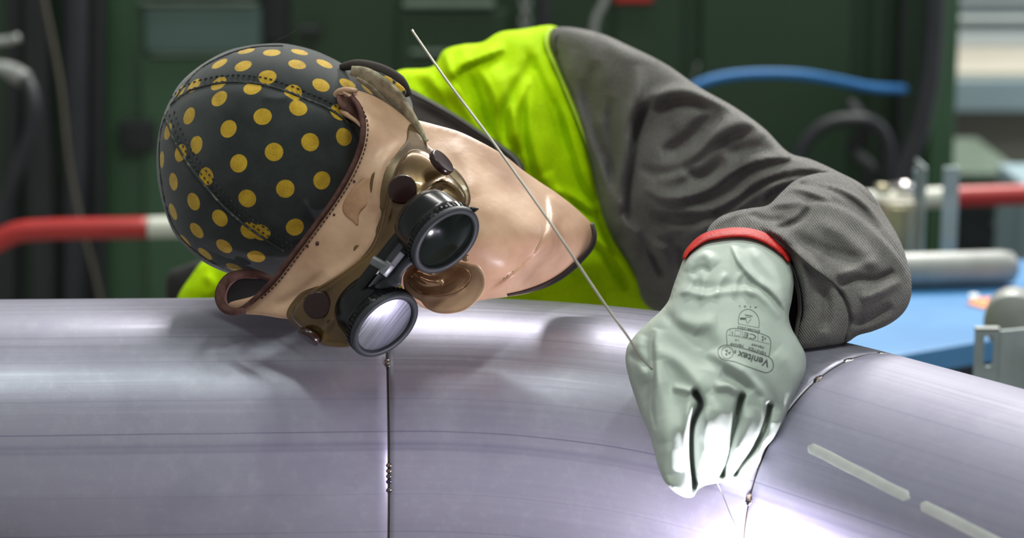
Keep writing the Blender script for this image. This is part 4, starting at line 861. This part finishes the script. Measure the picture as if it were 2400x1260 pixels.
ink_text('VENITEX', (828, 765), (600, 688), 34, .01); ink_text('FBN49', (540, 668), (380, 640), 30, .01); ink_text('FBN49', (792, 690), (642, 648), 28, .008); ink_text('10', (482, 603), (434, 596), 24)
ink_text('EN388:2003', (742, 490), (468, 436), 32, .008); ink_text('CE', (700, 548), (548, 512), 62, .0); ink_text('4 1 2 1', (712, 198), (490, 182), 22)
ink_line([(345, 548), (530, 580), (860, 660)], .7, sm=False); ink_line([(527, 478), (527, 578)], .7, sm=False); ink_line([(717, 520), (717, 625)], .7, sm=False)
ink_line([(372, 478), (372, 545)], .7, sm=False); ink_line([(432, 500), (430, 552), (500, 560), (508, 500), (432, 490)], .7, sm=False); ink_line([(395, 500), (405, 520), (402, 548)], 1.6, sm=False)
for cx_, cy_, s_ in ((342, 765, 46), (786, 590, 38)):
    for k in range(3):
        t = k*2*PI/3+PI/2+.15; p0 = (cx_+s_*.95*math.cos(t), cy_+s_*.95*math.sin(t)); 
        pa = (cx_+s_*.75*math.cos(t+.95), cy_+s_*.75*math.sin(t+.95)); pb = (cx_+s_*.12*math.cos(t+1), cy_+s_*.12*math.sin(t+1))
        q = np.array([1640, 680])+np.array([p0, pa, pb])/5.25; ink_parts.append((W(q[:, 0], q[:, 1], glove.front(q)-.0004), [(0, 1, 2)]))
ink_line([(555, 300), (650, 316)], 1.6, sm=False); ink_line([(570, 325), (628, 332), (626, 372), (608, 372), (604, 400), (578, 398), (572, 360), (570, 325)], .9, sm=False); ink_line([(495, 345), (565, 348)], 4.5, sm=False)
V, Fc = join(*ink_parts); mk('printed_mark', V, Fc, M['ink'], go, False, label='black stamped lettering and symbols, upside down')

# filler rod, held in the glove
rod = empty('filler_rod', W(1490, 810, 1.455), 'thin bare metal filler rod held in the glove, slanting up across the chest', 'rod')
tube('rod', [(965, 70, 1.515), (1050, 192, 1.505), (1150, 325, 1.495), (1290, 522, 1.48), (1420, 716, 1.47), (1476, 795, 1.466), (1498, 832, 1.468), (1528, 865, 1.480)], [.00085, .0009, .0009, .0009, .0009, .0009, .0009, .0007], M['rod'], rod, 8)
tube('rod_tip', [(1676, 1122, 1.487), (1690, 1150, 1.479), (1712, 1205, 1.474), (1738, 1262, 1.470), (1752, 1300, 1.475)], [.0004, .00035, .0003, .00028, .00028], M['rod'], rod, 6, label='thin end of the rod below the fingers')

# ------------------------------------------------------------------ workshop behind
def WY(px, py, Y):
    """pixel ray meets the upright plane y = Y"""
    x = (px-CX)/F; y = -(py-CY)/F; d = FWD+x*RIGHT+y*UP; return CAM+d*((Y-CAM[1])/d[1])
def WH(px, py, h):
    """pixel ray meets the level plane z = h"""
    x = (px-CX)/F; y = -(py-CY)/F; d = FWD+x*RIGHT+y*UP; return CAM+d*((h-CAM[2])/d[2])
def panel(name, x0, y0, x1, y1, Y, thick, mat, parent=None, bev=.003, label=None, **kw):
    a = WY(x0, y1, Y); b = WY(x1, y0, Y); zmin = max(a[2], 0.0)
    return wbox(name, (a[0], Y, zmin), (b[0], Y+thick, b[2]), mat, parent, bev, label, **kw)
def wtube(name, pts, r, mat, parent=None, seg=12, step=12, label=None, Y=None, **kw):
    """tube through (px,py,Y) points"""
    P = c3([(a, b, c*400) for a, b, c in pts], step); V = [WY(p[0], p[1], p[2]/400) for p in P]
    V, Fc = tube_pts(V, r, seg); return mk(name, V, Fc, mat, parent, label=label, **kw)

YM = 1.60
mach = empty('machine_cabinet', (WY(1200, 600, YM)[0], YM+.3, 0), 'large dark green painted machine cabinet filling the background', 'machine')
panel('cabinet_body', -700, -520, 2207, 2600, YM, .6, M['green'], mach, .006)
def mp(name, x0, y0, x1, y1, d, mat, label=None, bev=.004): panel(name, x0, y0, x1, y1, YM-d, d-.0005, mat, mach, bev, label)
mp('frame_post', 262, -400, 330, 1500, .035, M['green2']); mp('frame_post', 232, -400, 250, 1500, .02, M['green2'])
mp('door_panel', 340, 18, 606, 124, .05, M['bluegreen'], 'blue-green upper door'); mp('door_panel', 348, 132, 606, 800, .045, M['green2'])
mp('door_edge', 325, 4, 602, 15, .055, M['palegreen'], 'pale worn door edge'); mp('door_edge', 352, 125, 606, 131, .052, M['palegreen'], 'pale worn door edge')
mp('door_panel', 345, -300, 606, -8, .05, M['bluegreen'])
mp('recess', 610, -400, 700, 102, .004, M['black'], 'flat black plate standing for a dark recess'); mp('latch', 280, 282, 362, 355, .055, M['black']); mp('latch', 696, 62, 752, 80, .05, M['black'])  # the recess is a flat plate with its inner shade painted black
mp('door_panel', 704, -400, 930, 1200, .02, M['green']); mp('door_panel', 945, 24, 1192, 1200, .03, M['green']); mp('door_edge', 942, 6, 1160, 19, .04, M['palegreen'], 'pale worn door edge'); mp('door_edge', 960, 119, 1112, 129, .04, M['palegreen'], 'pale worn door edge')
mp('door_panel', 1430, -400, 1606, 1200, .015, M['green']); mp('door_panel', 1625, -400, 2010, 1200, .02, M['green']); mp('door_panel', 2020, -400, 2070, 1200, .03, M['green'])
mp('frame_post', 2190, -400, 2207, 1500, .05, M['green2']); mp('cable_duct', 2075, -400, 2128, 1400, .04, M['black']); mp('warning_plate', 1440, -40, 1530, 7, .024, M['red'], 'red plate at the top edge')

# hoses and cables hanging on the cabinet
def thing(o, label, cat, group=None): return tag(o, label, cat, group)
thing(wtube('hanging_cable', [(95, -300, 1.45), (90, 200, 1.46), (105, 600, 1.45), (110, 1700, 1.45)], .021, M['black']), 'thick black hanging cable at far left, nearest the bent hose', 'cable', 'black cables hanging on the left')
thing(wtube('hanging_cable', [(170, -300, 1.45), (178, 250, 1.46), (172, 700, 1.45), (180, 1700, 1.45)], .018, M['hose']), 'dark grey hanging cable behind the slanting rod', 'cable', 'black cables hanging on the left')
thing(wtube('hanging_cable', [(224, -300, 1.52), (222, 300, 1.52), (226, 700, 1.52), (228, 1700, 1.52)], .017, M['black']), 'black hanging cable beside the green frame post', 'cable', 'black cables hanging on the left')
thing(wtube('hanging_cable', [(30, -300, 1.50), (45, 60, 1.5), (30, 500, 1.5), (20, 1700, 1.5)], .017, M['black']), 'black cable hanging behind the bent metal hose at the left edge', 'cable', 'black cables hanging on the left')
thing(wtube('slanting_rod', [(92, -60, 1.38), (142, 200, 1.38), (165, 400, 1.38), (236, 700, 1.38), (330, 1100, 1.38)], .0026, M['rod_dark']), 'thin brownish rod slanting down in front of the hanging cables', 'rod')
h = empty('bent_hose', WY(40, 480, 1.25), 'black hose with a grey metal fitting bending at the left edge', 'hose')
wtube('hose', [(28, 172, 1.3), (62, 190, 1.29), (78, 240, 1.28), (72, 310, 1.28), (40, 400, 1.28), (12, 480, 1.28), (-30, 640, 1.28)], .0095, M['hose'], h, 14)
wtube('fitting', [(-30, 156, 1.3), (10, 160, 1.3), (34, 172, 1.3), (58, 186, 1.29)], [.009, .009, .013, .012], M['steel'], h, 14)
wtube('fitting', [(-30, 98, 1.32), (20, 95, 1.32), (45, 88, 1.32)], .006, M['steel'], h, 10)
h = empty('chain', WY(1245, 100, 1.5), 'dark hanging chain above the vest shoulder', 'chain')
for k in range(8):
    c = WY(1232, -60+k*22, 1.5); parts = []; a = np.linspace(0, 2*PI, 15); ax = np.array([1, 0, 0]) if k % 2 else nrm([.3, 1, 0])
    p = [c+ax*.006*math.cos(t)+np.array([0, 0, 1])*.0105*math.sin(t) for t in a]; V, Fc = tube_pts(p, .0024, 6); mk('link', V, Fc, M['steel'], h)
thing(wtube('vertical_hose', [(1270, -200, 1.48), (1275, 30, 1.48), (1272, 200, 1.48), (1280, 700, 1.48)], .011, M['black']), 'black vertical hose beside the hanging chain', 'hose')
thing(wtube('curved_pipe_hook', [(1420, -60, 1.5), (1416, 5, 1.5), (1400, 35, 1.5), (1392, 66, 1.5), (1396, 120, 1.5)], .0055, M['steel']), 'grey metal hook curving down above the shoulder', 'hook')
thing(wtube('blue_air_hose', [(1560, 250, 1.30), (1640, 197, 1.31), (1700, 180, 1.32), (1780, 173, 1.33), (1880, 176, 1.34), (1960, 189, 1.36), (2040, 205, 1.40), (2118, 209, 1.48)], .0063, M['bluehose'], seg=16), 'bright blue air hose arching across the green cabinet', 'hose')
thing(wtube('corrugated_hose', [(2196, -200, 1.34), (2190, 60, 1.34), (2180, 180, 1.34), (2158, 290, 1.34), (2122, 400, 1.34), (2085, 520, 1.34)], .013, M['hose'], seg=16), 'grey-black corrugated hose down the right side of the cabinet', 'hose')
rb = bpy.data.objects[-1] if False else None
ch = scene.objects['corrugated_hose']; P_ = c3([(2196, -200, 1.34*400), (2190, 60, 1.34*400), (2180, 180, 1.34*400), (2158, 290, 1.34*400), (2122, 400, 1.34*400), (2085, 520, 1.34*400)], 5)
P_ = np.array([WY(p[0], p[1], p[2]/400) for p in P_]); parts = []
for i in range(2, len(P_)-2, 2):
    t = nrm(P_[i+1]-P_[i-1]); parts.append(lathe(P_[i], t, [(.0125, -.0016), (.0146, -.0006), (.0146, .0006), (.0125, .0016)], 14))
V, Fc = join(*parts); ro = mk('ridges', V, Fc, M['hose'], ch); ro['kind'] = 'stuff'
thing(wtube('black_hose', [(1860, 400, 1.42), (1890, 330, 1.42), (1935, 292, 1.42), (2000, 280, 1.42), (2050, 290, 1.42), (2078, 330, 1.42), (2085, 420, 1.42), (2090, 560, 1.42)], .0095, M['hose']), 'black hose looping below the blue air hose', 'hose')
thing(wtube('coiled_cable', [(1990, 240, 1.46), (2030, 300, 1.44), (2000, 350, 1.45), (2040, 400, 1.44), (2010, 470, 1.45), (2050, 560, 1.45)], .010, M['black']), 'tangled black cable low on the cabinet behind the elbow', 'cable')
thing(wtube('thin_wire', [(1600, 300, 1.585), (1615, 220, 1.56), (1625, 190, 1.54), (1636, 150, 1.53)], .0018, M['steel']), 'short pale wire end sticking up behind the sleeve', 'wire')
clut = Relief([(395, 640), (430, 622), (480, 610), (520, 640), (500, 720), (400, 720)], [(450, 670, 2.2)], T=.03, res=9, wob=.004, seed=3); o = clut.make('dark_rag', M['near_black']); tag(o, 'dark crumpled rag behind the pipe beside the yellow-green vest', 'rag')
# red and white barrier rail
rail = empty('barrier_rail', WY(200, 1800, .95)*np.array([1, 1, 0]), 'red and white striped tubular barrier rail behind the worker', 'barrier')
rr = .0130
RP = c3([(-260, 720, .95*400), (-120, 640, .95*400), (-20, 574, .95*400), (40, 545, .95*400), (110, 538, .95*400), (345, 533, .95*400), (900, 520, 1.0*400), (1500, 498, 1.05*400), (2100, 468, 1.1*400), (2240, 461, 1.1*400), (2700, 448, 1.1*400)], 12)
cuts = [-300, 346, 640, 1000, 1380, 1760, 2238, 2800]
for k in range(len(cuts)-1):
    idx = np.where((RP[:, 0] >= cuts[k]-13) & (RP[:, 0] <= cuts[k+1]))[0]; pts = RP[idx].copy()
    if len(pts) < 2: continue
    pts[0, 0] = max(pts[0, 0], cuts[k]); V, Fc = tube_pts([WY(p[0], p[1], p[2]/400) for p in pts], rr, 18)
    mk('rail_tube', V, Fc, M['red'] if k % 2 == 0 else M['white'], rail, label='red band' if k % 2 == 0 else 'white band')
for x, Y in ((900, 1.0), (2640, 1.1)):
    a = WY(x, 500, Y); V, Fc = tube_pts([(a[0], a[1], a[2]), (a[0], a[1], .02)], rr*.95, 16); mk('rail_post', V, Fc, M['red'], rail)
    V, Fc = lathe((a[0], a[1], 0), (0, 0, 1), [(.06, 0), (.06, .01), (.02, .014)], 24); mk('base_plate', V, Fc, M['red'], rail)
a = WY(-260, 720, .95); V, Fc = tube_pts([a, (a[0], a[1], .02)], rr*.95, 16); mk('rail_post', V, Fc, M['red'], rail)

# right side: slatted light wall, beam, table and fittings
YS = 2.55
sl = empty('slatted_shutter', (WY(2500, 300, YS)[0], YS+.05, 0), 'pale blue-grey horizontal slatted shutter at the upper right', 'shutter')
panel('backing', 2120, -400, 3000, 1500, YS+.06, .04, M['shadegrey'], sl)
for k, (y0, y1, mt) in enumerate([(-70, -36, 'louvre_b'), (-34, 0, 'louvre_a'), (1, 8, 'louvre_b'), (10, 34, 'louvre_a'), (36, 52, 'louvre_b'), (54, 74, 'louvre_a'), (77, 108, 'louvre_b'), (111, 134, 'louvre_a')]):
    panel('slat', 2140, y0, 2950, y1, YS+(.0 if mt == 'louvre_b' else .03), .03, M[mt], sl, .004)
bm_ = empty('concrete_beam', (WY(2500, 300, 2.2)[0], 2.25, 0), 'cream topped grey beam below the slatted shutter', 'beam')
aa = WY(2212, 262, 2.12); bb2 = WY(2212, 186, 2.12)
wbox('beam_front', (WY(2150, 200, 2.12)[0], 2.12, aa[2]), (aa[0]+.75, 2.16, bb2[2]), M['louvre_a'], bm_, .004)
wbox('beam_top', (WY(2150, 200, 2.12)[0], 2.13, bb2[2]-.02), (aa[0]+.75, 2.53, bb2[2]+.012), M['cream'], bm_, .004)
wbox('beam_support', (WY(2150, 200, 2.16)[0], 2.20, 0), (aa[0]+.75, 2.50, aa[2]), M['shadegrey'], bm_, .004)
gt = empty('green_tank', (WY(2400, 500, 1.6)[0], 1.9, 0), 'low green box with a pale rim behind the red rail at right', 'box')
panel('box_body', 2215, 428, 2395, 1500, 1.62, .3, M['green2'], gt, .006); panel('box_rim', 2212, 403, 2400, 430, 1.60, .34, M['palegreen'], gt, .006); panel('dark_opening', 2225, 480, 2330, 590, 1.615, .02, M['black'], gt)
wtube('handle', [(2325, 540, 1.58), (2360, 532, 1.58), (2400, 528, 1.58), (2440, 540, 1.58)], .011, M['black'], gt)
o = panel('white_cabinet', 2400, 470, 2700, 1500, 1.2, .3, M['louvre_a'], None, .006); tag(o, 'pale cabinet edge at the far right behind the rail', 'cabinet')

# blue covered table
hT = float(W(2150, 834, 2.20)[2])
A_ = WH(2020, 846, hT); B_ = WH(2290, 801, hT); C_ = WH(2700, 640, hT); D_ = WH(1900, 655, hT)
dirn = nrm((B_-A_)*[1, 1, 0]); A_ = A_-dirn*.05; B_ = B_+dirn*.55; back = np.array([-dirn[1], dirn[0], 0])*float(np.linalg.norm(WH(2250, 640, hT)-WH(2250, 815, hT)))*.77
tab = empty('blue_table', ((A_[0]+B_[0])/2, (A_[1]+B_[1])/2+.3, 0), 'bright blue topped work table at the right behind the sleeve', 'table')
c_ = (A_+B_+back)/2; V, Fc = boxv(c_-[0, 0, .012], (B_-A_)/2, back/2, (0, 0, .012), .003); mk('tabletop', V, Fc, M['tableblue'], tab, False)
V, Fc = boxv(c_-[0, 0, .024+.04]+nrm(back)*.008, (B_-A_)/2*.985, back/2*.96, (0, 0, .04), .003); mk('apron', V, Fc, M['navy'], tab, False)
for sx in (-1, 1):
    for sy in (-1, 1):
        p = c_+(B_-A_)/2*sx*.93+back/2*sy*.9; wbox('leg', (p[0]-.025, p[1]-.025, 0), (p[0]+.025, p[1]+.025, hT-.1), M['navy'], tab)
def on_table(px, py, h=0): return WH(px, py, hT+h)
# grey padded roll on the table
ra = on_table(1960, 636, .021); rb_ = on_table(2385, 624, .021); ra = ra*[1, 1, 0]+[0, 0, hT+.0203]; rb_ = rb_*[1, 1, 0]+[0, 0, hT+.0203]; dd_ = nrm(rb_-ra); L_ = np.linalg.norm(rb_-ra)
V, Fc = lathe(ra, dd_, [(0, 0), (.012, .002), (.018, .007), (.020, .02), (.020, L_-.02), (.018, L_-.007), (.012, L_-.002), (0, L_)], 32, sy=.95)
tag(mk('grey_roll', V, Fc, M['steel']), 'grey rounded metal bar lying along the back of the blue table', 'bar')
def sheet(name, pts, mat, label, cat, h=.0015):
    V = [on_table(x, y, .0004) for x, y in pts]; n = len(V); V2_ = [v+[0, 0, h] for v in V]; Fc = [tuple(range(n)), tuple(range(2*n-1, n-1, -1))]+[(i, (i+1) % n, n+(i+1) % n, n+i) for i in range(n)]
    return tag(mk(name, np.array(V+V2_), Fc, mat, None, False), label, cat)
sheet('orange_sheet', [(2266, 712), (2285, 702), (2330, 698), (2440, 690), (2440, 722), (2340, 728), (2300, 722)], M['orange'], 'orange sheet lying on the blue table', 'sheet')
for k, (x, y, lb) in enumerate(((2282, 698, 'small pale scrap left of the orange sheet'), (2365, 692, 'small pale scrap above the orange sheet'), (2345, 768, 'small pale scrap on the blue table near the grey disc'))):
    sheet('paper_scrap', [(x-12, y-3), (x+2, y-6), (x+14, y-1), (x+6, y+5), (x-8, y+4)], M['paper'], lb, 'paper', .003)
# metal can with a shiny fitting, on the table's far side
def vcyl(name, px, py_top, r, ztop_off, Y, prof, mat, parent): pass
ct = WY(2110, 474, .92); rc = .058*.55
can = empty('metal_can', (ct[0], ct[1], ct[2]-.16), 'yellowish round metal can with a shiny cap behind the elbow', 'can')
rc = 55/F*(ct-CAM)@FWD
V, Fc = lathe((ct[0], ct[1], ct[2]), (0, 0, 1), [(rc*.98, -.16), (rc, -.155), (rc, -.004), (rc*.97, 0), (0, .001)], 48); mk('can_body', V, Fc, M['brasscan'], can)
V, Fc = lathe((ct[0], ct[1], ct[2]), (0, 0, 1), [(rc*.94, .0012), (rc*.94, .003), (0, .0035)], 48); mk('can_lid', V, Fc, M['cream'], can)
a = WY(2085, 436, .93); b_ = WY(2142, 444, .93); V, Fc = tube_pts([a, a+(b_-a)*.3, a+(b_-a)*.32, a+(b_-a)*.8, b_], [.005, .005, .0085, .0085, .006], 16); mk('cap_fitting', V, Fc, M['bead_bright'], can, label='shiny chrome fitting')
a = WY(2052, 440, .93); b_ = WY(2085, 444, .93); V, Fc = tube_pts([a, b_], .006, 12); mk('side_fitting', V, Fc, M['brasscan'], can)
for sgn in (0,): pass
st_ = empty('can_stand', (ct[0], ct[1], 0), 'dark pedestal under the metal can', 'stand'); wbox('pedestal', (ct[0]-.03, ct[1]-.03, 0), (ct[0]+.03, ct[1]+.03, ct[2]-.161), M['navy'], st_)
# upright slotted angle
ua = empty('upright_angle', WY(2185, 1500, .82)*np.array([1, 1, 0]), 'pale green-grey upright angle iron in front of the red rail', 'angle iron')
panel('flange_plate', 2167, 392, 2212, 2400, .82, .004, M['galv'], ua, .001); panel('flange_plate', 2140, 396, 2163, 470, .86, .004, M['galv'], ua, .001); 
a = WY(2167, 392, .82); b_ = WY(2212, 392, .82); wbox('web_plate', (a[0], .82, 0), (a[0]+.003, .88, a[2]), M['galv'], ua, .001)
# galvanised channel and disc, lower right
zc = .22
chn = empty('slotted_channel', WY(2340, 1500, zc)*np.array([1, 1, 0]), 'galvanised channel upright with an oval slot at the right edge', 'bracket')
x0, x1 = WY(2286, 775, zc)[0], WY(2344, 775, zc)[0]; ztop = WY(2300, 772, zc)[2]; hole = WY(2317, 822, zc)
bm = bmesh.new(); K_ = 32; outer = []; inner = []
zb0 = ztop-.16
def rectpt(k):
    t = k/K_*2*PI; c, s = math.cos(t), math.sin(t); m = max(abs(c), abs(s)); return (hole[0]+(x1-x0)*.47*c/m if True else 0, s/m)
Vv = []
for layer in (0, .003):
    for k in range(K_):
        t = k/K_*2*PI; c, s = math.cos(t), math.sin(t); m = max(abs(c), abs(s)); X = c/m; Zz = s/m
        Vv.append(((x0+x1)/2+(x1-x0)/2*X, zc+layer, (hole[2]+(ztop-hole[2])*Zz) if Zz > 0 else hole[2]+(hole[2]-zb0)*Zz)); Vv.append((hole[0]+.0042*c, zc+layer, hole[2]+(.010 if s > 0 else -.010)+.0042*s))
Fc = []; n2 = 2*K_
for k in range(K_):
    a, b = 2*k, (2*k+2) % n2; Fc += [(a, b, b+1, a+1), (a+n2, a+1+n2, b+1+n2, b+n2), (a, a+n2, b+n2, b), (a+1, b+1, b+1+n2, a+1+n2)]
mk('slotted_face', np.array(Vv), Fc, M['galv'], chn, False, label='face with oval slot')
wbox('lower_face', (x0, zc, 0), (x1, zc+.003, zb0), M['galv'], chn, .0005)
V, Fc = boxv(((x0+x1)/2, zc+.004, ztop), ((x1-x0)/2, 0, 0), (0, .004, 0), (0, 0, .0012), .0004); mk('top_lip', V, Fc, M['steel'], chn, False)
a = np.array([x1, zc, 0]); e = nrm([.94, .34, 0]); c_ = np.array([x1, zc+.001, ztop/2])+e*.018; V, Fc = boxv(c_, e*.018, np.cross(e, (0, 0, 1))*.0015, (0, 0, ztop/2-.001), .0005); mk('side_face', V, Fc, M['galv'], chn, False, label='bright bluish side face')
dc = W(2372, 756, 2.08); V, Fc = lathe(dc, nrm([-.25, -1, .05]), [(.0, -.05), (.0245, -.05), (.0258, -.049), (.0258, -.001), (.025, 0), (0, 0.0002)], 48)
tag(mk('grey_disc', V, Fc, M['steel']), 'grey round bar end resting above the slotted channel', 'disc')

area('daylight_side', (1.9, 1.2, 3.1), (.75, .2, 3.9), 1.2, 1.0, 15, (.92, .97, 1))
